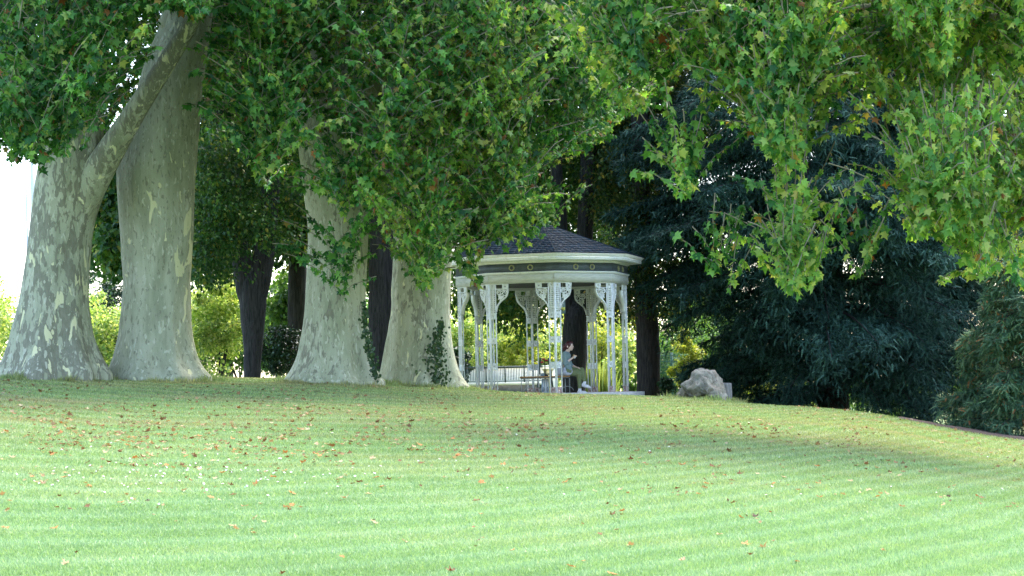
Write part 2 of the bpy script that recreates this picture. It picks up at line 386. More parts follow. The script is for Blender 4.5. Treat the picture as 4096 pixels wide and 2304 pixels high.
# ------------------------------------------------------------------ leaf clouds
PLANE_T = np.array([(0, 0.32, 0.05), (0, 0, 0), (.16, -.08, -.02), (.43, .02, -.1), (.27, .24, -.03), (.58, .50, -.14), (.21, .55, -.05), (0, 1.0, -.2),
                    (-.21, .55, -.05), (-.58, .50, -.14), (-.27, .24, -.03), (-.43, .02, -.1), (-.16, -.08, -.02)])
PLANE_F = [(0, i, i + 1) for i in range(1, 12)] + [(0, 12, 1)]
LEAF_T = np.array([(0, 0, 0), (.34, .4, .1), (0, 1, -.1), (-.34, .4, .1)]); LEAF_F = [(0, 1, 2), (0, 2, 3)]
PLANE_T2 = PLANE_T * np.array([0.62, 1.0, 1.0]); PLANE_T2[:, 2] -= np.abs(PLANE_T2[:, 0]) * 0.75
PLANE_T3 = PLANE_T * np.array([1.05, 0.9, 1.0]); PLANE_T3[:, 2] += PLANE_T3[:, 1] ** 2 * 0.35 - PLANE_T3[:, 0] * 0.25
def frond_t(k=7):
    V = []; Fc = []
    for i in range(k + 1):
        t = i / k; V += [(0.018 * (1 - t), t, -0.14 * t * t), (-0.018 * (1 - t), t, -0.14 * t * t)]
    for i in range(k): Fc.append((2 * i, 2 * i + 2, 2 * i + 3, 2 * i + 1))
    for i in range(k):
        t = i / k; L = 0.36 * (1 - 0.75 * t)
        for sgn, a in ((1, 2 * i), (-1, 2 * i + 1)):
            n0 = len(V); V.append((sgn * L * 0.75, t + L * 0.8, -0.14 * t * t - 0.22 * L)); V.append((sgn * L * 0.46, t + L * 0.36, -0.14 * t * t - 0.15 * L)); Fc.append((a, n0 + 1, n0, a + 2) if sgn > 0 else (a, a + 2, n0, n0 + 1))
    return np.array(V), Fc
FROND_T, FROND_F = frond_t()

FROND_C, FROND_CF = frond_t(4); FROND_C = FROND_C * np.array([0.6, 1, 1])
def leaf_cloud(pos, axis, normal, size, T, Fc):
    axis = nrm(axis); side = nrm(np.cross(axis, normal)); nn = np.cross(side, axis)
    V = pos[:, None, :] + size[:, None, None] * (T[None, :, 0:1] * side[:, None] + T[None, :, 1:2] * axis[:, None] + T[None, :, 2:3] * nn[:, None])
    k = len(T); lp = np.concatenate([np.array(f) for f in Fc]); tt = np.array([len(f) for f in Fc])
    n = len(pos)
    return V.reshape(-1, 3), (lp[None] + (np.arange(n) * k)[:, None]).ravel(), np.tile(tt, n)

class Cloud:
    def __init__(s): s.V = []; s.L = []; s.T = []; s.M = []; s.n = 0
    def add(s, V, L, T, mi=0):
        s.V.append(V); s.L.append(np.asarray(L) + s.n); s.T.append(np.asarray(T)); s.M.append(np.full(len(T), mi)); s.n += len(V)
    def leaves(s, pos, axis, normal, size, T=LEAF_T, Fc=LEAF_F, mi=0): s.add(*leaf_cloud(pos, axis, normal, size, T, Fc), mi)
    def tube(s, pts, rads, seg=3, mi=1):
        V, f = tube_geo(pts, rads, seg, False); s.add(V, np.array(f).ravel(), np.full(len(f), 4), mi)
    def build(s, name, mats, parent, off):
        V = np.concatenate(s.V) - np.asarray(off)
        return link(bpy.data.objects.new(name, npmesh(name, V, np.concatenate(s.L), np.concatenate(s.T), mats, np.concatenate(s.M))), parent)

def rdir(n): return nrm(R.normal(size=(n, 3)))

def clump_crown(cl, centers, radii, per, size, droop=0.5, T=LEAF_T, Fc=LEAF_F, flat=0.75, mi=0):
    """leaves gathered in clumps round the given centres"""
    centers = np.asarray(centers); k = len(centers)
    radii = np.broadcast_to(radii, (k,)); idx = np.repeat(np.arange(k), per); n = len(idx)
    d = rdir(n); rr = radii[idx] * R.random(n) ** 0.45
    pos = centers[idx] + d * rr[:, None] * np.array([1, 1, flat])
    axis = d * 0.5 + rdir(n) * 0.7 + np.array([0, 0, -droop]); normal = d * 0.7 + rdir(n) * 0.6 + np.array([0, 0, 0.6])
    cl.leaves(pos, axis, normal, size * (0.7 + 0.6 * R.random(n)), T, Fc, mi)

def spray(cl, anchor, d, L, n, size, sag=0.5, leafm=0, twig=True):
    """a drooping leafy twig of the plane tree"""
    t = np.linspace(0, 1, 6); d = nrm(np.asarray(d, float))
    wob = R.normal(0, 0.03 * L, (6, 3)) * t[:, None]
    pts = anchor + d * L * t[:, None] + np.array([0, 0, -1]) * sag * L * (t ** 2)[:, None] + wob
    if twig: cl.tube(pts, np.linspace(0.014, 0.005, 6), 3, 1)
    tl = np.clip(R.random(n) ** 0.8, 0.02, 1.0); p = np.stack([np.interp(tl, t, pts[:, k]) for k in range(3)], 1)
    hr = rdir(n); hr[:, 2] *= 0.4
    axis = hr * 0.75 + d * 0.35 + np.array([0, 0, -0.75]) * R.uniform(0.3, 1.3, n)[:, None]
    normal = rdir(n) * 0.8 + hr * 0.5 + np.array([0, -0.25, 0.75])
    p = p + hr * 0.09 * R.random(n)[:, None]
    sz = size * 0.97 * (0.45 + 0.8 * R.random(n)); g_ = R.random(n); e_ = np.array([0.45, 0.75])
    for T_, q_ in ((PLANE_T, g_ < 0.4), (PLANE_T2, (g_ >= 0.4) & (g_ < 0.72)), (PLANE_T3, g_ >= 0.72)):
        if q_.any(): cl.leaves(p[q_], axis[q_], normal[q_], sz[q_], T_, PLANE_F, leafm)

# ------------------------------------------------------------------ plane trees
def trunk_mesh(levels, Y, seed, lobes=7, flare=1.0, ytop=None, spread=0.9):
    """levels: (py, left px, right px) from the ground up"""
    lv = np.array(levels, float); py = lv[:, 0]
    tt = np.linspace(0, 1, 90) ** 1.3
    pys = py[0] + (py[-1] - py[0]) * tt
    o = np.argsort(py)
    lf = np.interp(pys, py[o], lv[o, 1]); rt = np.interp(pys, py[o], lv[o, 2])
    k = np.ones(5) / 5
    lf = np.convolve(np.pad(lf, 2, mode='edge'), k, 'valid'); rt = np.convolve(np.pad(rt, 2, mode='edge'), k, 'valid')
    mx, my = unroll((lf + rt) / 2, pys)
    cx = (mx - 2048) / F * Y; r = (rt - lf) / 2 / F * Y; z = (EYE_Y - my) / F * Y
    r = np.concatenate([[r[0] * 1.02], r]); cx = np.concatenate([[cx[0]], cx]); z = np.concatenate([[z[0] - 0.5], z])
    seg = 72; a = np.arange(seg) * 2 * math.pi / seg
    r0 = np.median(r); ph = seed * 1.3
    V = np.zeros((91, seg, 3))
    for i in range(91):
        fl = max(0, r[i] / r0 - 1.05)
        u = np.stack([np.cos(a) * 1.4 + seed * 5, np.sin(a) * 1.4 + 0 * a, np.full(seg, z[i] * 0.5)], 1)
        dn = (fbm(u, 3) - 0.44) * 0.26 * r0 + (fbm(u * 3.1, 2) - 0.375) * 0.07 * r0 + np.clip(fbm(u * 2.3 + 31, 2) - 0.52, 0, 1) * 0.5 * r0
        rib = (np.sin(lobes * a + ph + 0.9 * np.sin(2 * a + seed)) * 0.5) * (0.028 + 0.55 * min(fl, 0.8)) * r0
        edge = np.abs(np.cos(a)) ** 0.5
        rr = r[i] + (dn + rib) * (1 - 0.35 * edge)
        V[i, :, 0] = cx[i] + np.cos(a) * rr; V[i, :, 1] = Y + np.sin(a) * rr * spread; V[i, :, 2] = z[i]
    f = []
    for i in range(90):
        for j in range(seg): f.append((i * seg + j, i * seg + (j + 1) % seg, (i + 1) * seg + (j + 1) % seg, (i + 1) * seg + j))
    f.append(tuple(range(90 * seg, 91 * seg)))
    return V.reshape(-1, 3), f

def limb_pts(pxs, Ys, n=14):
    P0 = np.array([P(a, b_, y) for (a, b_), y in zip(pxs, Ys)]); t = np.linspace(0, len(P0) - 1, n)
    return np.stack([np.interp(t, np.arange(len(P0)), P0[:, k]) for k in range(3)], 1)
def smooth_pts(p, k=2):
    for _ in range(k): p[1:-1] = (p[:-2] + 2 * p[1:-1] + p[2:]) / 4
    return p

G_PLANE = "plane trees along the lawn"
def plane_tree(levels, Y, seed, label, limbs, curtains, dome, bark, leafmats, extra=None):
    base = P((levels[0][1] + levels[0][2]) / 2, levels[0][0], Y)
    t = thing("plane_tree", base, label, "tree", G_PLANE)
    m = MB(); V, f = trunk_mesh(levels, Y, seed); m.add(V, f); m.build("trunk", bark, t, base, True)
    for pxs, Ys, rs in limbs:
        p = smooth_pts(limb_pts(pxs, Ys, 20)); rr = np.interp(np.linspace(0, len(rs) - 1, 20), np.arange(len(rs)), rs)
        V, f = tube_geo(p, rr, 20); V = V + (fbm(V * 2.2, 2)[:, None] - 0.375) * 0.06
        m = MB(); m.add(V, f); m.build("limb", bark, t, base, True)
    cl = Cloud()
    for cu in curtains: curtain(cl, *cu)
    if dome is not None:
        (c, rx, ry, rz, k, per, sz) = dome
        d = rdir(k); d[:, 2] = np.abs(d[:, 2]) * 1.0 - 0.1; cen = np.asarray(c) + d * np.array([rx, ry, rz]) * (R.random(k) ** 0.4)[:, None]
        cen = cen[cen[:, 2] > P(0, -150, Y)[2]]
        clump_crown(cl, cen, 1.5, per, sz, mi=0, T=PLANE_T, Fc=PLANE_F)
    cl.build("crown", leafmats, t, base)
    return t

def curtain(cl, env, Yr, n, thr=0.42, size=0.165, top=-260, seed=0, pale=0.0, Ln=(0.7, 1.7), fade=250, hang=False):
    """hanging sprays: env = lower edge [(px, py)...]; every spray has its own depth within Yr"""
    ex = [e[0] for e in env]; ey = [e[1] for e in env]
    k = 0; tries = 0; n = int(n * 1.7); thr += 0.035
    while k < n and tries < n * 20:
        tries += 1
        px = R.uniform(ex[0], ex[-1]); bot = np.interp(px, ex, ey); py = R.uniform(top, bot)
        nz = fbm(np.array([[px / 210 + seed * 9, py / 260, seed * 3.3]]), 3)[0]
        g = max(0.0, (py - (bot - fade)) / fade)
        if nz < thr + 0.10 * g: continue
        Y = R.uniform(*Yr); L = R.uniform(*Ln); hd = R.normal(size=3); hd[2] = R.uniform(-0.9, 0.15); sag = R.uniform(0.25, 0.75)
        if hang and R.random() < 0.72: q_ = R.uniform(0.15, 0.6); hd = np.array([hd[0] * q_, hd[1] * q_, -1.0]); sag = 0.1; L *= R.uniform(0.9, 1.35)
        tip = P(px, py, Y); dd = nrm(hd); anchor = tip - dd * L + np.array([0, 0, sag * L])
        spray(cl, anchor, hd, L, max(3, int(R.uniform(16, 32) * L)), size * R.uniform(0.72, 1.12), sag, 2 if R.random() < pale else 0)
        k += 1

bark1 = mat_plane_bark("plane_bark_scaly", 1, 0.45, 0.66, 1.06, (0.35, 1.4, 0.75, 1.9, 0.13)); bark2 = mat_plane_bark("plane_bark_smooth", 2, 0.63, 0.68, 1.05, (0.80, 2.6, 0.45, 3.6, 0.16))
bark3 = mat_plane_bark("plane_bark_pale", 3, 0.61, 0.68, 1.18); bark4 = mat_plane_bark("plane_bark_mottled", 4, 0.575, 0.66, 1.12)
LM = [m_plane, m_twig, m_planey]

plane_tree([(1500, -20, 440), (1470, 5, 420), (1440, 20, 405), (1390, 38, 386), (1330, 52, 368), (1200, 85, 352), (1080, 103, 356), (900, 124, 378), (800, 134, 408), (720, 145, 440), (640, 158, 430), (480, 180, 405), (300, 212, 380), (0, 238, 368), (-350, 260, 370)],
           46.0, 1, "leftmost plane tree with scaly bark and a limb crossing its neighbour",
           [([(285, 900), (388, 690), (520, 480), (642, 290), (750, 120), (880, -120), (1000, -420)], [46.0, 45.6, 45.1, 44.7, 44.3, 43.8, 43.4], [0.38, 0.33, 0.24, 0.20, 0.175, 0.15, 0.12])],
           [([(-150, 690), (0, 690), (80, 650), (150, 760), (230, 770), (290, 850), (350, 720), (420, 560), (510, 400), (610, 300), (690, 210), (780, 200), (830, 60)], (39.5, 43.8), 430, 0.40, 0.175, -260, 1, 0.03),
            ([(-150, 620), (100, 600), (300, 620), (480, 560), (620, 430), (780, 330)], (48.5, 53), 400, 0.2, 0.165, -260, 21),
            ([(-120, 730), (0, 720), (110, 640), (150, 560)], (42, 46), 26, 0.3, 0.15, 300, 2)],
           (P(250, -900, 46), 5.0, 4.5, 5.5, 120, 80, 0.30), bark1, LM)
plane_tree([(1512, 425, 850), (1490, 440, 825), (1455, 452, 800), (1400, 466, 782), (1320, 478, 765), (1200, 488, 760), (1100, 491, 762), (960, 488, 774), (870, 481, 779), (800, 478, 778), (700, 470, 782), (600, 490, 786), (450, 530, 799), (250, 580, 822), (100, 640, 845), (0, 670, 862), (-350, 760, 960)],
           47.0, 2, "plane tree with the broad smooth trunk leaning right, second from the left",
           [([(700, 120), (780, -150), (700, -500)], [47, 46.5, 46], [0.4, 0.3, 0.2])],
           [([(800, 260), (840, 480), (900, 560), (1000, 640), (1060, 760), (1130, 560), (1180, 330), (1230, 250)], (48.3, 53.0), 300, 0.36, 0.17, -260, 3, 0.03),
            ([(500, 120), (640, 190), (760, 150), (900, 200)], (43, 46), 50, 0.4, 0.17, -260, 31)],
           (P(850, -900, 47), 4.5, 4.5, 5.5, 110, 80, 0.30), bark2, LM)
plane_tree([(1532, 1130, 1550), (1512, 1145, 1532), (1480, 1168, 1510), (1420, 1192, 1494), (1330, 1206, 1480), (1228, 1216, 1468), (1060, 1228, 1472), (900, 1232, 1478), (730, 1212, 1478), (640, 1199, 1476), (520, 1186, 1470), (300, 1190, 1460), (0, 1210, 1440), (-350, 1240, 1420)],
           48.0, 3, "plane tree with pale trunk and ivy up its right side, third from the left",
           [([(1400, 500), (1520, 250), (1680, 0), (1800, -350)], [48, 47, 46, 45], [0.45, 0.3, 0.24, 0.16])],
           [([(1000, 640), (1100, 760), (1170, 480), (1290, 520), (1325, 860), (1385, 1230), (1440, 1000), (1520, 960), (1560, 1090), (1620, 900)], (42.5, 46.3), 420, 0.40, 0.165, -260, 4, 0.16),
            ([(1150, 440), (1220, 490), (1300, 530), (1370, 680), (1460, 800)], (43.5, 46.6), 110, 0.22, 0.16, -260, 61, 0.15),
            ([(1330, 1150), (1380, 1255), (1420, 1120)], (44, 45.5), 12, 0.2, 0.16, 950, 5)],
           (P(1350, -900, 48), 4.5, 4.5, 5.5, 110, 80, 0.30), bark3, LM)
plane_tree([(1568, 1508, 1905), (1550, 1514, 1885), (1520, 1520, 1860), (1480, 1530, 1840), (1400, 1540, 1818), (1300, 1556, 1802), (1230, 1564, 1799), (1060, 1572, 1803), (980, 1580, 1808), (800, 1585, 1806), (500, 1590, 1790), (100, 1590, 1770), (-350, 1590, 1740)],
           50.0, 4, "plane tree with dark ivy clump on its trunk, beside the pavilion",
           [([(1700, 500), (1950, 330), (2250, 210), (2600, 80), (2900, -150)], [50, 49, 48, 47, 46], [0.4, 0.22, 0.18, 0.14, 0.10])],
           [([(1540, 900), (1600, 1060), (1690, 1190), (1740, 1120), (1800, 1010), (1860, 1130), (1910, 1190), (1960, 1060), (2030, 1000), (2080, 850), (2120, 760)], (43.5, 48.5), 560, 0.36, 0.155, -260, 6, 0.55),
            ([(2000, 940), (2100, 960), (2160, 930), (2240, 880), (2290, 820), (2350, 640), (2420, 540), (2520, 440)], (45.5, 51.5), 420, 0.36, 0.165, -260, 7, 0.04),
            ([(1950, 1010), (2060, 1000), (2130, 990), (2200, 980), (2230, 930)], (46, 50.5), 36, 0.2, 0.155, 830, 41, 0.2, (0.6, 1.2)),
            ([(1850, 1100), (1880, 1180), (1930, 1100)], (45, 48), 8, 0.2, 0.16, 980, 8, 0.5)],
           (P(1800, -900, 50), 5.5, 5.0, 5.5, 130, 80, 0.30), bark4, LM)
# plane tree standing beyond the right edge, whose boughs hang into the picture
plane_tree([(1800, 4560, 4980), (1760, 4600, 4940), (1600, 4640, 4900), (1000, 4650, 4880), (300, 4640, 4850), (-500, 4640, 4800)],
           38.0, 5, "plane tree with yellow-green boughs hanging low in front of the dark cedar",
           [([(4700, 200), (4400, 60), (4000, 90), (3600, 20), (3100, 60), (2760, 180)], [38, 37.5, 37, 37, 37, 37], [0.3, 0.2, 0.12, 0.09, 0.06, 0.03]),
            ([(4700, -100), (4300, -260), (3900, -200), (3500, -230), (3000, -200), (2600, -120)], [38, 37, 36, 36, 36.5, 38], [0.3, 0.2, 0.14, 0.11, 0.08, 0.05])],
           [([(2480, 350), (2580, 480), (2680, 700), (2760, 1000), (2860, 1190), (2900, 950), (2960, 900), (3040, 900), (3100, 1000), (3140, 1230)], (34.5, 39.5), 260, 0.53, 0.17, -220, 9, 0.35, (0.7, 1.6), 300, True),
            ([(3080, 1000), (3140, 1240), (3180, 1330), (3230, 1120), (3300, 1060), (3380, 1180), (3450, 1020), (3500, 880), (3580, 950), (3650, 980)], (33.5, 37.5), 300, 0.47, 0.16, -260, 10, 0.75, (0.7, 1.6), 300, True),
            ([(3560, 750), (3640, 960), (3720, 960), (3800, 880), (3870, 1080), (3940, 1160), (4020, 1080), (4100, 1170), (4250, 1180)], (32.5, 37.5), 640, 0.36, 0.155, -260, 11, 0.9, (0.7, 1.6), 260, True),
            ([(2300, 300), (2450, 440), (2600, 480), (2900, 480), (3200, 500), (3500, 560), (3800, 700), (4250, 800)], (35, 40), 460, 0.33, 0.16, -280, 51, 0.5, (0.7, 1.5), 350),
            ([(3700, 420), (3900, 480), (4100, 520), (4250, 520)], (36, 40), 150, 0.08, 0.16, -280, 71, 0.8),
            ([(3150, 1200), (3180, 1335), (3260, 1200)], (34, 35), 7, 0.2, 0.17, 1080, 12, 0.6, (0.5, 1.0), 250, True),
            ([(2840, 1000), (2880, 1220), (2930, 1150)], (35, 36), 6, 0.2, 0.17, 950, 13, 0.4, (0.5, 1.0), 250, True),
            ([(3380, 1000), (3420, 1180), (3480, 1100)], (34, 35), 5, 0.2, 0.17, 950, 14, 0.5, (0.5, 1.0), 250, True)],
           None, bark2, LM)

# ivy on two of the trunks
def ivy(path, Y, width, n, label):
    base = P(path[0][0], path[0][1], Y)
    t = MB.__new__(MB); cl = Cloud(); p = smooth_pts(limb_pts(path, [Y] * len(path), 16)); cl.tube(p + np.array([0, 0.03, 0]), np.full(16, 0.012), 4, 1)
    k = np.linspace(0, 1, len(width)); s = R.random(n) ** 1.3
    c = np.stack([np.interp(s, np.linspace(0, 1, 16), p[:, j]) for j in range(3)], 1); wv = np.interp(s, k, width)
    c[:, 0] += R.normal(0, 0.5, n) * wv; c[:, 1] += -0.05 + 0.06 * R.normal(size=n); c[:, 2] += R.normal(0, 0.04, n)
    cl.leaves(c, rdir(n) * 0.6 + np.array([0, 0, -1]), rdir(n) * 0.6 + np.array([0, -1, 0.3]), 0.075 * (0.6 + 0.7 * R.random(n)), LEAF_T * np.array([1.3, 1, 1]))
    o = cl.build("ivy", [m_ivy, m_twig], None, base); o.location = base
    return tag(o, label, "ivy")
ivy([(1505, 1505), (1478, 1400), (1462, 1300), (1455, 1200)], 47.35, [0.08, 0.11, 0.09, 0.04], 330, "thin ivy strand climbing the right edge of the third plane trunk")
ivy([(1742, 1530), (1738, 1430), (1750, 1350), (1768, 1280)], 49.18, [0.30, 0.28, 0.16, 0.05], 480, "dark ivy clump on the plane trunk beside the pavilion")

# ------------------------------------------------------------------ lindens behind the pavilion
G_LIND = "dark trees behind the pavilion"
def dark_tree(name, stems, Y, label, crown, mat, leaf, bark, foot=None):
    base = P(*stems[0][0][0], Y); base[2] = min(base[2], float(gz(base[0], Y)))
    t = thing(name, base, label, "tree", G_LIND)
    m = MB()
    for pxs, rs in stems:
        p = smooth_pts(limb_pts(pxs, [Y] * len(pxs), 22), 1); rr = np.interp(np.linspace(0, len(rs) - 1, 22), np.arange(len(rs)), rs)
        V, f = tube_geo(p, rr, 18); V = V + (fbm(V * 3.0, 3)[:, None] - 0.44) * 0.10; m.add(V, f)
    m.build("trunk", bark, t, base, True)
    cl = Cloud()
    for (env, top, Yr, k, per, rc, sz) in crown:
        ex = [e[0] for e in env]; ey = [e[1] for e in env]; C = []
        for _ in range(k):
            px = R.uniform(ex[0], ex[-1]); C.append(P(px, R.uniform(top, np.interp(px, ex, ey)), R.uniform(*Yr)))
        clump_crown(cl, C, rc * R.uniform(0.6, 1.2, k), per, sz, 0.6)
    cl.build("crown", [leaf], t, base); return t
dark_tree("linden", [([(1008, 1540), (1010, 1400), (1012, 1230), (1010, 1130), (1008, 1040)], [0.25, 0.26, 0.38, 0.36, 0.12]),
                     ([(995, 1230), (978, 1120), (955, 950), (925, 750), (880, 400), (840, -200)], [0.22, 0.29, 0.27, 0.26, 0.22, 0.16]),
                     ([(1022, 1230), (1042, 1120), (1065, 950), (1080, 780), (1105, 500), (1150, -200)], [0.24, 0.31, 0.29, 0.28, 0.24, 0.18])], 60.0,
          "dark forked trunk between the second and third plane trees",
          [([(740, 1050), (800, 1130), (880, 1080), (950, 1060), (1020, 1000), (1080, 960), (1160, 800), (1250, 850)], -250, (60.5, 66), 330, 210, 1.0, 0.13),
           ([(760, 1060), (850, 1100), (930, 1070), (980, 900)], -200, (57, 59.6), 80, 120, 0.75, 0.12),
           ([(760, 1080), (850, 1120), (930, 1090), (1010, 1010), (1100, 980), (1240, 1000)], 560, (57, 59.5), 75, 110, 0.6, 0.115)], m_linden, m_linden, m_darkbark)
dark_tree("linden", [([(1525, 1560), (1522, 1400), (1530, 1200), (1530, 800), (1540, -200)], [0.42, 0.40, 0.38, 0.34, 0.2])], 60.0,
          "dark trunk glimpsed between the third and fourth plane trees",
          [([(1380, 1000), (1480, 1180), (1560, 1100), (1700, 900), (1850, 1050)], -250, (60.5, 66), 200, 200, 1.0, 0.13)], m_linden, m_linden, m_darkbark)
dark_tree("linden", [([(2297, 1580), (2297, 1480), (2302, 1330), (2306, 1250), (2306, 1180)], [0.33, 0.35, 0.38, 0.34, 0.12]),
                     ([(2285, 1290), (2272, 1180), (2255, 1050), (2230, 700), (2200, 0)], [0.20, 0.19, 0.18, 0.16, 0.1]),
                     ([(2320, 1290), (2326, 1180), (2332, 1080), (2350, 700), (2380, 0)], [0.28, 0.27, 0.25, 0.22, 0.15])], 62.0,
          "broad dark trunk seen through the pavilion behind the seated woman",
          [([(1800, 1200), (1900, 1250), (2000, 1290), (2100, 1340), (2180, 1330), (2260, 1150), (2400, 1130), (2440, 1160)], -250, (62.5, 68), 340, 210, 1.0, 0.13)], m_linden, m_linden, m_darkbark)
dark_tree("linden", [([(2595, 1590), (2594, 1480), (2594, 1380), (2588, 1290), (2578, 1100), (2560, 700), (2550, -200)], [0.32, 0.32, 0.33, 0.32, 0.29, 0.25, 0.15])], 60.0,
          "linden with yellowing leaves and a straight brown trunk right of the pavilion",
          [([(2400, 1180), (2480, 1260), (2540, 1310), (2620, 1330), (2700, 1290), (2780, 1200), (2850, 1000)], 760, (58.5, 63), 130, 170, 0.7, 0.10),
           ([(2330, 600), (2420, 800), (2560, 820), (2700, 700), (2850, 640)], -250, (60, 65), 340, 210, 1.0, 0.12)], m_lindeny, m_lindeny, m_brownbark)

# ------------------------------------------------------------------ conifers
def conifer(name, base, trunk_h, trunk_r, boughs, mat, label, bark, fsize, fper, sagk=0.25, dead=None):
    t = thing(name, base, label, "tree")
    m = MB(); p = np.array([base + np.array([0, 0, -0.2 + trunk_h * k / 12]) for k in range(13)]); p[:, 0] += 0.05 * np.sin(np.arange(13))
    V, f = tube_geo(p, np.linspace(trunk_r, trunk_r * 0.25, 13), 16); m.add(V, f); m.build("trunk", bark, t, base, True)
    cl = Cloud()
    for (z0, az, L, rise, sag) in boughs:
        d = np.array([math.cos(az), math.sin(az), 0]); s = np.linspace(0, 1, 12); sd = np.array([-d[1], d[0], 0])
        pts = base + np.array([0, 0, z0]) + d * (L * s)[:, None] + np.array([0, 0, 1]) * (rise * L * s - sag * L * s ** 2.2)[:, None] + sd * (0.12 * L * R.normal() * s ** 2)[:, None]
        cl.tube(pts, np.linspace(0.012 + 0.012 * L, 0.008, 12), 4, 1)
        n = int(fper * L)
        tt = 0.12 + 0.88 * R.random(n) ** 0.68; c = np.stack([np.interp(tt, s, pts[:, k]) for k in range(3)], 1)
        half = 0.30 * L * (1.08 - tt) + 0.12
        off = R.normal(0, 0.6, n) * half
        c = c + sd * off[:, None] + d * (np.abs(off) * 0.5)[:, None]; c[:, 2] -= 0.22 * np.abs(off) * R.random(n) + sagk * R.random(n) ** 3 * 2.2
        ax = d * 0.55 + sd * np.sign(off)[:, None] * 0.5 + rdir(n) * 0.7 + np.array([0, 0, -0.38]) * R.uniform(-0.3, 2.0, n)[:, None]
        cl.leaves(c, ax, np.array([0, -0.15, 1.0]) + rdir(n) * 0.5, fsize * (0.6 + 0.8 * R.random(n)), FROND_C, FROND_CF)
    cl.build("crown", [mat, bark], t, base); return t
def boughs(n, zr, Lf, rise=(0.0, 0.2), sag=(0.15, 0.45), az=None, tier=0):
    B = []
    for i in range(n):
        z = zr[0] + (zr[1] - zr[0]) * (i + R.random()) / n
        if tier: z = zr[0] + round((z - zr[0]) / tier) * tier + R.normal(0, 0.18)
        a = R.random() * 2 * math.pi if az is None else R.uniform(*az)
        B.append((z, a, Lf(z, a) * R.uniform(0.75, 1.12), R.uniform(*rise), R.uniform(*sag)))
    return B
cb = P(3330, 1650, 58); cb[2] = float(gz(cb[0], 58))
def cedarL(z, a):
    L = 5.75 - 0.05 * z
    if z < 1.2: L *= 0.8
    if math.cos(a) < -0.25: L *= 0.66 if z < 3.4 else 0.84 if z < 5.5 else 1.0
    return L
conifer("cedar", cb, 16, 0.45, boughs(135, (0.75, 9.5), cedarL, (0.0, 0.12), (0.14, 0.30), (math.pi * 0.9, math.pi * 2.1), 0.95) + boughs(55, (0.8, 9.5), cedarL, (0.0, 0.12), (0.14, 0.30), (0, math.pi), 0.6) + boughs(50, (9.5, 14), lambda z, a: 6.8 - 0.22 * z)
        + boughs(12, (0.8, 6), lambda z, a: 4.6, (0, 0.15), (0.25, 0.45), (math.pi * 1.1, math.pi * 1.9)), m_cedar,
        "huge dark blue-green cedar with drooping boughs right of the boulder", m_darkbark, 0.185, 270, 0.35)
sb = P(4135, 1745, 50); sb[2] = float(gz(sb[0], 50))
conifer("conifer", sb, 6.5, 0.22, boughs(80, (0.15, 4.2), lambda z, a: 2.45 - 0.36 * z, (0.1, 0.45), (0.2, 0.5)), m_seq,
        "lighter green conifer with rusty brown sprigs at the right edge of the lawn", m_brownbark, 0.17, 340)

# ------------------------------------------------------------------ shrubs, hedges, reeds
def shrub(name, px, py0, py1, wpx, Y, mat, label, n, size, cat="shrub", group=None, T=LEAF_T, stem=True, k=None, droop=0.2):
    """a shrub whose crown spans py1 (top) to py0 (foot) and wpx pixels across"""
    base = P(px, py0, Y); base[2] = float(gz(base[0], Y))
    top = P(px, py1, Y)[2]; H = top - base[2]; W = wpx / F * Y / 2
    t = thing(name, base, label, cat, group)
    m = MB()
    for _ in range(4):
        a = R.random() * 6.28; e = base + np.array([math.cos(a) * W * 0.4, math.sin(a) * W * 0.4, H * 0.6])
        m.tube(np.array([base + (e - base) * s for s in (0, .35, .7, 1)]) + R.normal(0, 0.02, (4, 3)), [0.03, 0.025, 0.018, 0.008], 6)
    m.build("stem", m_brownbark, t, base, True)
    k = k or max(12, int(26 * W * H / 1.5)); d = rdir(k); c = base + np.array([0, 0, H * 0.5]) + d * np.array([W * 0.82, W * 0.7, H * 0.42]) * (R.random(k) ** 0.4)[:, None] + R.normal(0, 0.10, (k, 3)) * W
    rc = min(W, H) * 0.30 + 0.07
    cl = Cloud(); clump_crown(cl, c, rc * R.uniform(0.35, 1.35, k), max(6, int(n * 1.25) // k), size, droop, T)
    cl.build("crown", [mat], t, base); return t
G_S = "sunlit shrubs behind the trees"
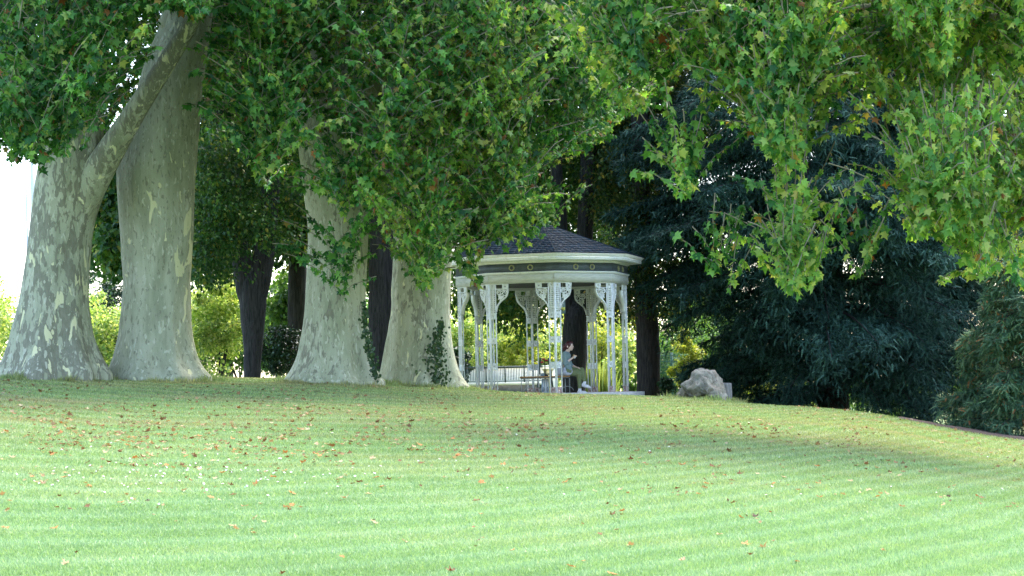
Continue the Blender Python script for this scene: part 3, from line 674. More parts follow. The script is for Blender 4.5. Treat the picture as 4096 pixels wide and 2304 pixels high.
for a in [(-60, 1500, 1060, 330, 74, m_shrub, "pale shrub at the left edge behind the first plane trunk", 3500, .13),
          (430, 1500, 1140, 280, 72, m_shrub, "pale variegated shrub between the two left plane trunks", 3000, .12),
          (250, 1500, 1120, 260, 78, m_shrubg, "green shrub hidden behind the first plane trunk", 1500, .13),
          (880, 1500, 1060, 330, 69, m_shrub, "bright leafy shrub just left of the forked dark trunk", 6500, .12),
          (690, 1500, 1150, 240, 73, m_shrub, "pale shrub behind the second plane trunk", 1800, .12),
          (1160, 1430, 960, 230, 68, m_shrubg, "fresh green shrub with drooping leaves left of the third plane trunk", 2600, .17),
          (1850, 1480, 1180, 210, 78, m_shrub, "pale shrub seen left through the pavilion above the railing", 3000, .12),
          (1990, 1480, 1200, 250, 80, m_shrub, "large cream-leaved shrub above the railing left of the back column", 3800, .12),
          (2100, 1480, 1250, 220, 79, m_shruby, "yellow-green rose shrub above the railing beside the obelisk", 2800, .12),
          (2205, 1480, 1280, 180, 80, m_shrub, "pale shrub behind the front column of the pavilion", 1800, .12),
          (2400, 1500, 1240, 170, 78, m_shruby, "lime shrub behind the reeds right in the pavilion", 2000, .12),
          (2500, 1560, 1330, 160, 72, m_shrub, "pale shrub between pavilion and the straight brown trunk", 2200, .11),
          (2745, 1560, 1290, 130, 66, m_shruby, "lime-green shrub behind the boulder and the mesh fence", 2400, .10),
          (2690, 1540, 1330, 200, 84, m_shrubg, "green shrub behind the wire mesh fence", 1800, .14),
          (2990, 1620, 1470, 230, 76, m_shruby, "sunlit shrub glimpsed under the cedar beside the boulder", 1500, .12),
          (3190, 1630, 1480, 200, 78, m_shrub, "pale shrub glimpsed beneath the middle of the cedar", 1300, .12),
          (3620, 1680, 1500, 260, 80, m_shrubg, "green shrub glimpsed beneath the right of the cedar", 1200, .13)]:
    shrub("shrub", *a, group=G_S)
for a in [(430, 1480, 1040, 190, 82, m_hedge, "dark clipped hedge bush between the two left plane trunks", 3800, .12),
          (1120, 1530, 1250, 230, 65, m_hedge, "very dark bush at the foot of the forked trunk", 3800, .10),  # dark leaves carry the deep shade of the gap below the shrub
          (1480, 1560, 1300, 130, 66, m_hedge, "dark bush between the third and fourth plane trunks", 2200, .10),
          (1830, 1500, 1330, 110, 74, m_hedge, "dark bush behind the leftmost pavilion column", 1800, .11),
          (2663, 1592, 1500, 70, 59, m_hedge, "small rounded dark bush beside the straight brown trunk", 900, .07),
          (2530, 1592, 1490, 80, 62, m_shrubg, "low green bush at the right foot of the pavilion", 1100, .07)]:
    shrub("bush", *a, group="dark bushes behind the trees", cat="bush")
for i_, (px, top, mt, lab) in enumerate([(-150, 1080, m_shrub, "pale hedge bush far behind the left edge of the lawn"), (330, 1130, m_shrubg, "green hedge bush far behind the first two plane trunks"), (760, 1080, m_shrub, "pale hedge bush far behind the second plane trunk"), (960, 1150, m_shrubg, "green hedge bush far behind the forked dark trunk"),
        (1150, 1050, m_shrubg, "green hedge bush far behind the third plane trunk"), (1560, 1120, m_shrubg, "green hedge bush far behind the fourth plane trunk"), (1960, 1130, m_shrub, "pale hedge bush far behind the left of the pavilion"), (2330, 1180, m_shruby, "lime hedge bush far behind the right of the pavilion"),
        (2700, 1230, m_shrubg, "green hedge bush far behind the boulder"), (3080, 1330, m_shrubg, "green hedge bush far behind the left of the cedar"), (3480, 1330, m_shrubg, "green hedge bush far behind the middle of the cedar"), (3900, 1330, m_shrubg, "green hedge bush far behind the right conifer")]):
    shrub("hedge_bush", px, 1560, top, 560, 87, mt, lab, 5200, .17, "hedge", "hedge bushes at the back of the garden", k=60)
# far trees that close the view
G_F = "trees far behind the garden"
for (px, top, bot, wpx, Y, mat, lab, n) in [(430, 500, 1150, 380, 96, m_linden, "olive-green far tree between the two left plane trunks", 9000),
        (900, 100, 1250, 560, 104, m_linden, "far tree behind the forked dark trunk", 9000), (1420, 100, 1300, 560, 100, m_linden, "far tree behind the third and fourth plane trees", 7000),
        (1950, 300, 1330, 600, 98, m_linden, "far tree behind the left of the pavilion", 9000), (2430, 300, 1400, 520, 100, m_linden, "far tree behind the right of the pavilion", 7000),
        (2820, 1000, 1500, 320, 104, m_shrubg, "light green far tree left of the cedar", 5000), (3700, 400, 1560, 700, 100, m_linden, "far tree behind the right side of the cedar", 7000),
        (4150, -150, 1600, 640, 80, m_linden, "tall dense tree behind the conifer at the right edge", 15000), (3560, -200, 900, 620, 84, m_linden, "tall dense tree behind the top of the cedar", 12000), (600, 450, 1150, 420, 66, m_linden, "dense tree behind the second plane trunk", 9000), (1180, 100, 1080, 480, 67, m_linden, "dense tree behind the third plane trunk", 9000)]:
    base = P(px, bot, Y); base[2] = float(gz(base[0], Y)); t = thing("far_tree", base, lab, "tree", G_F)
    m = MB(); H = P(px, top, Y)[2] - base[2]
    m.tube([base, base + np.array([0.1, 0, H * .4]), base + np.array([0, 0, H * .8])], [0.35, 0.28, 0.1], 10); m.build("trunk", m_darkbark, t, base, True)
    zb = P(px, bot, Y)[2]; zt = P(px, top, Y)[2]; k = 60; d = rdir(k); W = wpx / F * Y / 2
    c = np.array([base[0], Y, (zb + zt) / 2]) + d * np.array([W * .85, W * .6, (zt - zb) / 2 * .85]) * (R.random(k) ** .4)[:, None]
    cl = Cloud(); clump_crown(cl, c, 1.1, 2 * n // k, 0.22, 0.5); cl.build("crown", [mat], t, base)
# reeds
base = P(2395, 1500, 70); base[2] = float(gz(base[0], 70)); n = 420
cl = Cloud(); c = base + np.stack([R.normal(0, .28, n), R.normal(0, .25, n), R.uniform(0.0, .35, n)], 1)
cl.leaves(c, np.stack([R.normal(0, .18, n), R.normal(0, .18, n), np.ones(n)], 1), rdir(n) + np.array([0, -1, 0]), R.uniform(.5, 1.15, n), np.array([(0, 0, 0), (.022, .4, .02), (0, 1, -.08), (-.022, .4, .02)]))
o = cl.build("reed_clump", [m_reed], None, base); o.location = base; tag(o, "tall bright green reed clump behind the pavilion, right of the dark trunk", "reeds")

# ------------------------------------------------------------------ the pavilion
m_white, nt, b = new_mat("old_white_paint")
v = coords(nt); n1 = noise(nt, v, 14, 5, 0.65); n2 = noise(nt, v, 55, 4)
c = mixc(nt, ramp(nt, n1, [(0.52, (0, 0, 0)), (0.75, (0.8, 0.8, 0.8))]), (0.82, 0.83, 0.80), (0.60, 0.60, 0.54))
c = mixc(nt, ramp(nt, n2, [(0.64, (0, 0, 0)), (0.70, (0.9, 0.9, 0.9))]), c, (0.33, 0.24, 0.19))
nt.links.new(c, b.inputs["Base Color"]); b.inputs["Roughness"].default_value = 0.55; bump(nt, b, n2, 0.2, 0.004)
m_rust, nt, b = new_mat("rusty_white_paint")
v = coords(nt); n1 = noise(nt, v, 22, 4, 0.6)
nt.links.new(ramp(nt, n1, [(0.42, (0.30, 0.17, 0.13)), (0.55, (0.50, 0.38, 0.35)), (0.66, (0.66, 0.62, 0.58))]), b.inputs["Base Color"]); b.inputs["Roughness"].default_value = 0.75
m_beam, nt, b = new_mat("weathered_pale_wood")
v = coords(nt, (1, 1, 7)); n1 = noise(nt, v, 5, 5, 0.6)
nt.links.new(ramp(nt, n1, [(0.3, (0.42, 0.42, 0.36)), (0.6, (0.58, 0.58, 0.51))]), b.inputs["Base Color"]); b.inputs["Roughness"].default_value = 0.7; bump(nt, b, n1, 0.2, 0.006)
m_frieze = mat_plain("dark_slate_paint", (0.055, 0.07, 0.08), 0.5, 0.3, 6)
m_gold = mat_plain("dull_gilding", (0.30, 0.29, 0.15), 0.5, 0.4, 20)
m_slate, nt, b = new_mat("slate")
g = N(nt, "NewGeometry"); c = ramp(nt, g.outputs["Random Per Island"], [(0, (0.004, 0.016, 0.03)), (0.8, (0.008, 0.026, 0.048)), (1, (0.018, 0.044, 0.074))])
nt.links.new(c, b.inputs["Base Color"]); b.inputs["Roughness"].default_value = 0.6; b.inputs["Specular IOR Level"].default_value = 0.12
m_stone = mat_plain("pale_stone", (0.5, 0.49, 0.46), 0.85, 0.2, 9)
m_ceil = mat_plain("dark_boards", (0.06, 0.06, 0.055), 0.8, 0.3, 5)

PX0, PY0, PZ0 = 0.84, 55.0, -0.04
TH0 = rad(7.0); PR = 2.205
pav = thing("pavilion", (PX0, PY0, PZ0), "white cast-iron octagonal pavilion with dark slate roof at the lawn crest", "pavilion")
pav.rotation_euler = (0, 0, TH0)
def octo(r): return [(r * math.sin(math.pi / 4 * k), -r * math.cos(math.pi / 4 * k)) for k in range(8)]
def oct_ring(m, ro, ri, z0, z1, ro2=None, mi=0):
    ro2 = ro if ro2 is None else ro2
    V = [(*p, z0) for p in octo(ri)] + [(*p, z0) for p in octo(ro)] + [(*p, z1) for p in octo(ri)] + [(*p, z1) for p in octo(ro2)]
    f = []
    for i in range(8):
        j = (i + 1) % 8
        f += [(i, j, 8 + j, 8 + i), (8 + i, 8 + j, 24 + j, 24 + i), (24 + i, 24 + j, 16 + j, 16 + i), (16 + i, 16 + j, j, i)]
    m.add(V, f, mi)
m = MB(); V = [(*p, -0.35) for p in octo(2.62)] + [(*p, 0) for p in octo(2.62)]
m.add(V, [tuple(range(7, -1, -1)), tuple(range(8, 16))] + [(i, (i + 1) % 8, 8 + (i + 1) % 8, 8 + i) for i in range(8)]); m.build("floor", m_stone, pav)
HB = 2.77
m = MB(); oct_ring(m, PR + 0.035, PR - 0.16, HB, HB + 0.215); oct_ring(m, PR + 0.02, PR - 0.15, HB - 0.012, HB - 0.0005)
for k in range(8):
    a_ = k * math.pi / 4; m.box(((PR + 0.028) * math.sin(a_), -(PR + 0.028) * math.cos(a_), HB + 0.105), (0.028, 0.028, 0.19), Matrix.Rotation(a_, 3, 'Z'))
m.build("beam", m_beam, pav)
m = MB(); oct_ring(m, PR + 0.05, PR - 0.1, HB + 0.216, HB + 0.240, PR + 0.075); oct_ring(m, PR + 0.085, PR - 0.1, HB + 0.2405, HB + 0.262); m.build("moulding", m_white, pav)
m = MB(); oct_ring(m, PR + 0.03, PR - 0.06, HB + 0.263, HB + 0.475); frz = m.build("frieze", m_frieze, pav)
for k in range(8):
    a0 = octo(PR + 0.033); p = np.array(a0[k]); q = np.array(a0[(k + 1) % 8]); e = q - p; L = np.linalg.norm(e); e /= L; nn = np.array([e[1], -e[0]])
    for s in (0.36, 0.64):
        m = MB(); cc = p + e * L * s; A = np.linspace(0, 2 * math.pi, 25)[:-1]
        rr = 1 + 0.06 * np.cos(A * 12)
        fn = lambda u, v, d: (*(cc + e * u + nn * d), HB + 0.369 + v)
        m.strip([(0.046 * math.cos(t), 0.046 * math.sin(t)) for t in A], [(0.073 * r_ * math.cos(t), 0.073 * r_ * math.sin(t)) for t, r_ in zip(A, rr)], fn, -0.005, 0.02)
        m.build("wreath", m_gold, frz)
m = MB()
oct_ring(m, PR + 0.05, PR - 0.06, HB + 0.476, HB + 0.535, PR + 0.13)
oct_ring(m, PR + 0.40, PR - 0.06, HB + 0.536, HB + 0.556); oct_ring(m, PR + 0.405, PR + 0.30, HB + 0.5565, HB + 0.615)
oct_ring(m, PR + 0.41, PR + 0.30, HB + 0.6155, HB + 0.66, PR + 0.46); oct_ring(m, PR + 0.475, PR + 0.30, HB + 0.6605, HB + 0.685)
m.build("cornice", m_white, pav)
m = MB(); V = [(*p, HB + 0.05) for p in octo(PR - 0.162)]; m.add(V + [(x, y, z + 0.02) for x, y, z in V], [tuple(range(8)), tuple(range(15, 7, -1))]); m.build("ceiling", m_ceil, pav)
# roof: courses of slates on eight faces
EZ = HB + 0.686; AZ = 4.42; RE = PR + 0.49
m = MB(); rr_ = random.Random(5); ncourse = 17
for k in range(8):
    a = np.array(octo(RE)[k]); c_ = np.array(octo(RE)[(k + 1) % 8]); nrm2 = nrm(np.array([(a + c_)[0], (a + c_)[1], 2.2 * 2]))
    for i in range(ncourse):
        t0, t1 = i / ncourse, min(0.995, (i + 1.35) / ncourse)
        A0 = a * (1 - t0); B0 = c_ * (1 - t0); A1 = a * (1 - t1); B1 = c_ * (1 - t1); z0 = EZ + (AZ - EZ) * t0; z1 = EZ + (AZ - EZ) * t1
        ns = max(1, int(np.linalg.norm(B0 - A0) / 0.155)); sh = 0.5 * (i % 2) / ns
        cuts = [0.0] + [min(1, max(0, (j + 0.5 * (i % 2)) / ns)) for j in range(0 if i % 2 else 1, ns + (0 if i % 2 else 0))] + [1.0]
        for s0, s1 in zip(cuts[:-1], cuts[1:]):
            if s1 - s0 < 1e-4: continue
            w_ = 0.004 / max(0.2, np.linalg.norm(B0 - A0)); s0b, s1b = s0 + w_, s1 - w_
            lift = 0.014 + rr_.uniform(0, 0.007); dz = rr_.uniform(-0.006, 0.006)
            V = [(*(A0 + (B0 - A0) * s0b), z0), (*(A0 + (B0 - A0) * s1b), z0), (*(A1 + (B1 - A1) * s1b), z1), (*(A1 + (B1 - A1) * s0b), z1)]
            up = nrm2
            lo = [np.array(V[0]) + up * lift + np.array([0, 0, dz]), np.array(V[1]) + up * lift + np.array([0, 0, dz]), np.array(V[2]) + up * 0.006, np.array(V[3]) + up * 0.006]
            bt = [np.array(V[0]) + up * (lift - 0.012), np.array(V[1]) + up * (lift - 0.012)]
            m.add(lo + bt, [(0, 1, 2, 3), (4, 5, 1, 0), (4, 0, 3), (5, 2, 1)])
    # underlay, hip ridge
    m.add([(*a, EZ), (*c_, EZ), (0, 0, AZ)], [(0, 1, 2)])
roof = m.build("roof", m_slate, pav)

# columns: one is modelled, seven are copies turned round the centre
V0 = np.array([0, -PR]); h8 = math.pi / 8
dS = {1: np.array([math.cos(h8), math.sin(h8)]), -1: np.array([-math.cos(h8), math.sin(h8)])}
nS = {1: np.array([-math.sin(h8), math.cos(h8)]), -1: np.array([math.sin(h8), math.cos(h8)])}
W = 0.175
def fo(s): return lambda u, v, d: (*(V0 + dS[s] * u + nS[s] * d), v)
def fi(s):
    o = V0 + dS[s] * W
    return lambda u, v, d: (*(o + dS[-s] * u + nS[-s] * d * 1.0), v)
def rect(m, fn, u0, u1, v0, v1, d0, d1, mi=0): m.prism([(u0, v0), (u1, v0), (u1, v1), (u0, v1)], fn, d0, d1, mi)
AA = np.linspace(0, 2 * math.pi, 37)[:-1]
def rosette(m, fn, uc, vc, h, d0, d1, mi=0):
    inn = [((0.16 + 0.52 * abs(math.cos(3 * t + math.pi / 2)) ** 3) * h * math.cos(t) + uc, (0.16 + 0.52 * abs(math.cos(3 * t + math.pi / 2)) ** 3) * h * math.sin(t) + vc) for t in AA]
    sq = []
    for t in AA:
        k = 1 / max(abs(math.cos(t)), abs(math.sin(t))); k = min(k, 1.16); sq.append((uc + 0.96 * h * k * math.cos(t), vc + 0.96 * h * k * math.sin(t)))
    m.strip(inn, sq, fn, d0, d1, True, mi)
    for a, b2, c2, d2 in ((-h, h, h - .01, h), (-h, h, -h, -h + .01)): rect(m, fn, uc + a, uc + b2, vc + c2, vc + d2, d0 - .001, d1 + .001, mi)
ROS = [0.70, 1.335, 1.955, 2.695]
col = MB()
col.box((V0[0], V0[1] + 0.022, HB / 2), (0.058, 0.036, HB - 0.02))
inn_c = V0 + (dS[1] + dS[-1]) * W
col.box((inn_c[0], inn_c[1], HB / 2), (0.024, 0.024, HB - 0.03))
for s in (1, -1):
    f1 = fo(s); f2 = fi(s)
    rect(col, f1, W - 0.027, W, 0.0, HB - 0.01, 0.0, 0.022); rect(col, f1, 0.0, 0.034, 0.0, HB - 0.01, 0.004, 0.02)
    for fn, u0, u1, d0, d1 in ((f1, 0.032, W - 0.031, 0.006, 0.026), (f2, 0.012, W - 0.02, 0.0, 0.02)):
        for zc in ROS:
            rosette(col, fn, (u0 + u1) / 2, zc, 0.058, d0, d1)
            rect(col, fn, u0, u1, zc + 0.058, zc + 0.078, d0 - 0.004, d1 + 0.004); rect(col, fn, u0, u1, zc - 0.078, zc - 0.058, d0 - 0.004, d1 + 0.004)
    # chain work
    rect(col, f1, W * 0.56, W * 0.56 + 0.016, 2.035, 2.615, 0.008, 0.024)
    for k in range(12):
        z = 2.05 + k * 0.047; rect(col, f1, 0.034, W - 0.033, z, z + 0.033, 0.012, 0.022)
colm = None
base_m = MB()
for s in (1, -1):
    for fn, u0, u1, d0, d1 in ((fo(s), 0.030, W - 0.030, 0.003, 0.029), (fi(s), 0.012, W - 0.02, 0.0, 0.02)):
        rosette(base_m, fn, (u0 + u1) / 2, 0.074, 0.062, d0, d1)
        rect(base_m, fn, u0 - 0.004, u1 + 0.004, 0.136, 0.152, d0 - 0.006, d1 + 0.006)
base_m.box((V0[0], V0[1] + 0.06, 0.006), (0.40, 0.26, 0.012))
def ribbon(m, path, wd, fn, d0, d1, mi=0):
    path = np.array(path); T = np.gradient(path, axis=0); T = nrm(T); Nn = np.stack([-T[:, 1], T[:, 0]], 1); wd = np.broadcast_to(wd, (len(path),))[:, None] / 2
    m.strip((path - Nn * wd).tolist(), (path + Nn * wd).tolist(), fn, d0, d1, False, mi)
def bracket(s):
    m = MB(); fn = fo(s); E = 0.49
    rect(m, fn, W, E, HB - 0.034, HB - 0.012, 0.0, 0.034); rect(m, fn, W, E, HB - 0.158, HB - 0.138, 0.0, 0.034)
    rect(m, fn, E - 0.022, E + 0.006, HB - 0.158, HB - 0.012, 0.0, 0.034); rect(m, fn, E - 0.155, E - 0.135, HB - 0.137, HB - 0.035, 0.002, 0.03)
    rosette(m, fn, E - 0.08, HB - 0.085, 0.056, 0.006, 0.028)
    # S-shaped rib, broad in depth
    t = np.linspace(0, 1, 24); top = HB - 0.158
    p0, p1, p2, p3 = np.array([E - 0.02, top]), np.array([E - 0.01, top - 0.30]), np.array([W + 0.02, top - 0.20]), np.array([W - 0.012, top - 0.55])
    bz = ((1 - t) ** 3)[:, None] * p0 + (3 * (1 - t) ** 2 * t)[:, None] * p1 + (3 * (1 - t) * t ** 2)[:, None] * p2 + (t ** 3)[:, None] * p3
    ribbon(m, bz, 0.024, fn, 0.0, 0.10)
    # two scrolls
    for (uc, vc, r0, turn, sg, st) in ((W + 0.075, top - 0.075, 0.066, 1.6, 1, 0.3), (E - 0.10, top - 0.095, 0.080, 1.6, -1, math.pi - 0.6)):
        a = np.linspace(0, turn * 2 * math.pi, 34); r_ = r0 * (1 - 0.80 * a / a[-1])
        ribbon(m, np.stack([uc + r_ * np.cos(st + sg * a), vc + r_ * np.sin(st + sg * a)], 1), np.linspace(0.026, 0.014, 34), fn, 0.008, 0.026)
    a = np.linspace(0, 1, 10)
    ribbon(m, np.stack([W + 0.05 + 0.17 * a, top - 0.155 + 0.12 * a ** 1.5], 1), 0.022, fn, 0.006, 0.028)
    # palmette
    o = np.array([W + 0.115, top - 0.15])
    for k, an in enumerate((-150, -122, -95, -68, -40, -15)):
        d = np.array([math.cos(rad(an)), math.sin(rad(an))]); L = (0.07, 0.12, 0.15, 0.13, 0.12, 0.09)[k]; q = np.array([-d[1], d[0]])
        poly = [o + q * 0.004, o - q * 0.004, o + d * L * 0.6 - q * 0.016, o + d * L * 0.92 - q * 0.014, o + d * L, o + d * L * 0.92 + q * 0.014, o + d * L * 0.6 + q * 0.016]
        if min(p_[0] for p_ in poly) < W: continue
        m.prism([tuple(p_) for p_ in poly], fn, 0.008, 0.026)
    return m
first = None
for k in range(8):
    ang = k * math.pi / 4
    if k == 0:
        c0 = col.build("column", m_white, pav); b0 = base_m.build("base_panel", m_rust, c0); br = [bracket(s).build("bracket", m_white, c0) for s in (1, -1)]
    else:
        cc = link(c0.copy(), pav); cc.rotation_euler = (0, 0, ang)
        for ch in [b0] + br: link(ch.copy(), cc)
# notice hung inside the pavilion
m_board = mat_plain("grey_green_board", (0.15, 0.21, 0.20), 0.5, 0.2, 6, bmp=0); m_letter = mat_plain("white_letters", (0.75, 0.8, 0.8), 0.5, 0.03, bmp=0); m_yel = mat_plain("yellow_paper", (0.62, 0.6, 0.12), 0.6, 0.06, bmp=0); m_lgreen = mat_plain("light_green_paper", (0.42, 0.6, 0.36), 0.6, 0.06, bmp=0)
sgp = P(2226, 1222, 53.5)
sg = thing("notice_board", sgp, "hanging grey-green notice with white lettering and yellow tag behind the front column", "sign")
m = MB(); m.box((0.02, 0, 0), (0.40, 0.015, 0.42)); m.build("panel", m_board, sg)
m = MB(); m.box((-0.185, -0.012, 0.0), (0.05, 0.006, 0.30)); m.build("green_strip", m_lgreen, sg)
m = MB()
for r_, z in enumerate((0.115, 0.045, -0.02)):
    x = -0.10
    while x < 0.16:
        wl = random.uniform(0.018, 0.03); m.box((x + wl / 2, -0.011, z), (0.007, 0.005, 0.05)); m.box((x + wl / 2 + 0.006, -0.011, z - 0.008), (0.016, 0.005, 0.014)); m.box((x + wl / 2 + 0.012, -0.011, z - 0.006), (0.006, 0.005, 0.034)); x += wl + 0.01
m.build("lettering", m_letter, sg)
m = MB(); m.prism([(0.05, -0.10), (0.15, -0.10), (0.16, -0.15), (0.215, -0.10), (0.215, -0.045), (0.05, -0.055)], lambda u, v, d: (u, d, v), -0.016, -0.009); m.build("yellow_tag", m_yel, sg)
m = MB(); m.beam((-0.12, 0, 0.21), (-0.12, 0, 1.02), 0.006, 0.006); m.beam((0.16, 0, 0.21), (0.16, 0, 1.02), 0.006, 0.006); m.build("cord", m_letter, sg)

# ------------------------------------------------------------------ bench and the things round it
YB = 54.3
def K4(x, y, dy=0.0): return P(2050 + 0.15528 * x, 1400 + 0.15528 * y, YB + dy)
def K6(x, y, dy=0.0): return P(2000 + 0.23292 * x, 1300 + 0.23292 * y, YB + dy)
m_wood = mat_dark_bark("varnished_wood", (0.30, 0.15, 0.05), (0.48, 0.27, 0.10)); m_iron = mat_plain("grey_iron", (0.22, 0.23, 0.22), 0.5, 0.3, 14); m_dgreen = mat_plain("dark_green_metal", (0.04, 0.065, 0.055), 0.45, 0.3, 12)
L0 = K4(185, 690); L1 = K4(1475, 690); fz = PZ0
bz_ = float((L0[2] + L1[2]) / 2); xb0, xb1 = float(L0[0]), float(L1[0])
bench = thing("bench", ((xb0 + xb1) / 2, YB, fz), "long backless bench of orange wooden slats on thin iron legs", "bench")
bx = (xb1 - xb0) / 2; sh_ = bz_ - fz
m = MB()
for k in range(6):
    for (a, b2) in ((-bx, -bx + 0.31), (-bx + 0.316, bx - 0.5), (bx - 0.494, bx)): m.box(((a + b2) / 2, -0.2 + k * 0.08, sh_), (b2 - a, 0.068, 0.028))
m.build("seat", m_wood, bench)
m = MB()
for y in (-0.17, 0.17): m.box((0, y, sh_ - 0.028), (2 * bx - 0.04, 0.03, 0.026))
m.build("seat_frame", m_iron, bench)
for x in (-bx + 0.04, -bx + 0.16, bx - 0.12, bx - 0.01):
    for y in (-0.17, 0.17):
        m = MB(); m.tube([(x, y, 0), (x, y, sh_ - 0.04)], [0.009, 0.009], 8); m.build("leg", m_iron, bench)
for x0 in (-bx + 0.15, bx - 0.17):
    m = MB(); a = np.linspace(rad(20), rad(160), 12); sg_ = 0.19
    m.tube(np.stack([x0 + 0.10 + 0.17 * np.cos(a), 0 * a - 0.17, 0.0 + 0.17 * np.sin(a)], 1), np.full(12, 0.007), 6); m.build("brace", m_iron, bench)
m_pblue = mat_plain("pale_blue_paint", (0.42, 0.56, 0.70), 0.5, 0.1, 8); m_pwhite = mat_plain("white_slat", (0.72, 0.77, 0.8), 0.5, 0.06, 8)
kx = K4(850, 1090); crate = thing("crate", (float(kx[0]), 54.75, fz), "pale blue and white slatted crate standing under the bench", "crate")
m = MB(); m.box((0, 0.08, 0.185), (0.17, 0.03, 0.36)); m.box((-0.08, -0.1, 0.185), (0.016, 0.3, 0.36)); m.box((0.085, -0.1, 0.185), (0.016, 0.3, 0.36)); m.build("body", m_pblue, crate)
for x, w_ in ((-0.045, 0.042), (0.012, 0.045), (0.062, 0.034)):
    m = MB(); m.box((x, -0.26, 0.185), (w_, 0.015, 0.365)); m.build("slat", m_pwhite, crate)
m_navy = mat_plain("navy_trim", (0.03, 0.05, 0.09), 0.5, 0.2, 8)
for x in (-0.052, 0.056):
    m = MB(); A = np.linspace(0, 2 * math.pi, 21)[:-1]; m.strip([(x + 0.012 * math.cos(t), 0.10 + 0.045 * math.sin(t)) for t in A], [(x + 0.021 * math.cos(t), 0.10 + 0.058 * math.sin(t)) for t in A], lambda u, v, d: (u, d, v), -0.285, -0.269); m.build("grip", m_navy, crate)
m_dbag = mat_plain("charcoal_fabric", (0.02, 0.024, 0.028), 0.8, 0.3, 20)
kx = K4(875, 665); o_ = thing("cap", (float(kx[0]), 54.3, sh_ + fz + 0.014), "small black cap lying on the bench left of the front column", "cap")
m = MB(); m.ell((0, 0, 0.02), (0.045, 0.06, 0.03)); m.build("crown_panel", m_dbag, o_, smooth=True); m = MB(); m.ell((0.05, 0, 0.035), (0.045, 0.05, 0.007), Matrix.Rotation(-0.5, 3, 'Y')); m.build("visor", m_dbag, o_, smooth=True)
kx = K4(775, 665); o_ = thing("lunch_box", (float(kx[0]), 54.35, sh_ + fz + 0.014), "grey-blue lunch box on the bench beside the black cap", "box")
m_gb = mat_plain("grey_blue_plastic", (0.16, 0.22, 0.25), 0.5, 0.1, 6)
m = MB(); m.box((0, 0, 0.032), (0.10, 0.14, 0.06)); m.build("body", m_gb, o_); m = MB(); m.box((0, 0, 0.070), (0.106, 0.146, 0.014)); m.build("lid", m_gb, o_)

# rose obelisk behind the pavilion
ob_ = P(2181, 1565, 60); obz = float(gz(ob_[0], 60)); ob_[2] = obz
obk = thing("rose_obelisk", ob_, "dark metal plant obelisk with splayed posts and red roses behind the bench", "obelisk")
Hob = float(P(2181, 1432, 60)[2] - obz); wt, wb = 0.115, 0.25
for sx in (-1, 1):
    for sy in (-1, 1):
        m = MB(); m.beam((sx * wb, sy * wb, 0), (sx * wt, sy * wt, Hob), 0.035, 0.035); m.build("post", m_dgreen, obk)
for z in (0.3, 0.62, 0.86):
    k = wb + (wt - wb) * z; m = MB()
    for a, b2 in (((-k, -k), (k, -k)), ((k, -k), (k, k)), ((k, k), (-k, k)), ((-k, k), (-k, -k))): m.beam((*a, z * Hob), (*b2, z * Hob), 0.016, 0.016)
    m.build("crossbar", m_dgreen, obk)
m = MB(); m.tube([(0, 0, 0), (0.01, 0, Hob * 0.5), (0, 0, Hob)], [0.02, 0.018, 0.012], 8); m.build("stem", m_brownbark, obk)
m_red = mat_plain("red_petal", (0.45, 0.03, 0.035), 0.6, 0.3, 30); m_pink = mat_plain("pink_petal", (0.8, 0.38, 0.42), 0.6, 0.15, 30)
def bloom(mat, parent, c, r):
    m = MB()
    for k in range(7):
        a = k * 0.9; m.ell(np.array(c) + np.array([math.cos(a), math.sin(a), 0.3 * math.sin(3 * a)]) * r * 0.5 * (k > 0), (r * 0.6, r * 0.6, r * 0.5), None, 8, 6)
    return m.build("bloom", mat, parent, smooth=True)
for c_ in ((-0.03, -0.13, Hob * 0.97), (0.05, -0.12, Hob * 0.94), (-0.07, -0.14, Hob * 0.90), (-0.30, 0.1, Hob * 0.93)): bloom(m_red, obk, c_, 0.045)

# railing on a low wall, pier, mesh fence, masts
m_wallc = mat_plain("pale_render", (0.8, 0.78, 0.68), 0.85, 0.1, 3); m_wallf = mat_plain("dark_face_stone", (0.07, 0.08, 0.075), 0.85, 0.4, 7)  # wall face is one dark tone, mottled at random
YW = 72.0
xa, xb_ = float(P(1790, 1530, YW)[0]), float(P(2172, 1530, YW)[0]); zt = float(P(1990, 1531, YW)[2]); zg = -0.4
lw = thing("low_wall", ((xa + xb_) / 2, YW, zg), "low dark stone wall with a pale coping under the railing", "wall"); Lw = xb_ - xa
m = MB(); m.box((0, 0, (zt - 0.09 - zg) / 2), (Lw, 0.3, zt - 0.09 - zg)); m.build("wall_face", m_wallf, lw)
m = MB(); m.box((0, 0, zt - zg - 0.045), (Lw + 0.06, 0.38, 0.09)); m.build("coping", m_wallc, lw)
rl = thing("railing", ((xa + xb_) / 2, YW, zt), "dark iron railing with close upright bars behind the pavilion", "railing")
Hr = float(P(1990, 1466, YW)[2] - zt)
m = MB(); m.box((0, 0, Hr - 0.03), (Lw, 0.05, 0.07)); m.box((0, 0, 0.05), (Lw, 0.03, 0.03)); m.build("rail", m_dgreen, rl)
nb = 60; npan = 5
for p_ in range(npan):
    m = MB(); xs0 = -Lw / 2 + Lw * p_ / npan
    for k in range(12): m.box((xs0 + Lw / npan * (k + 0.5) / 12, 0, Hr / 2 + 0.02), (0.022, 0.022, Hr - 0.12))
    m.build("bar_panel", m_dgreen, rl)
    m = MB(); m.box((xs0 + 0.02, 0, Hr / 2), (0.05, 0.05, Hr)); m.build("post", m_dgreen, rl)
wb_ = thing("bright_backing_wall", ((xa + xb_) / 2, 76, -0.4), "pale wall standing in for the sunlit ground between the railing bars", "wall")  # added backing; its pale colour replaces sunlight the face never gets
zwt = float(P(1990, 1472, 76)[2]) + 0.4
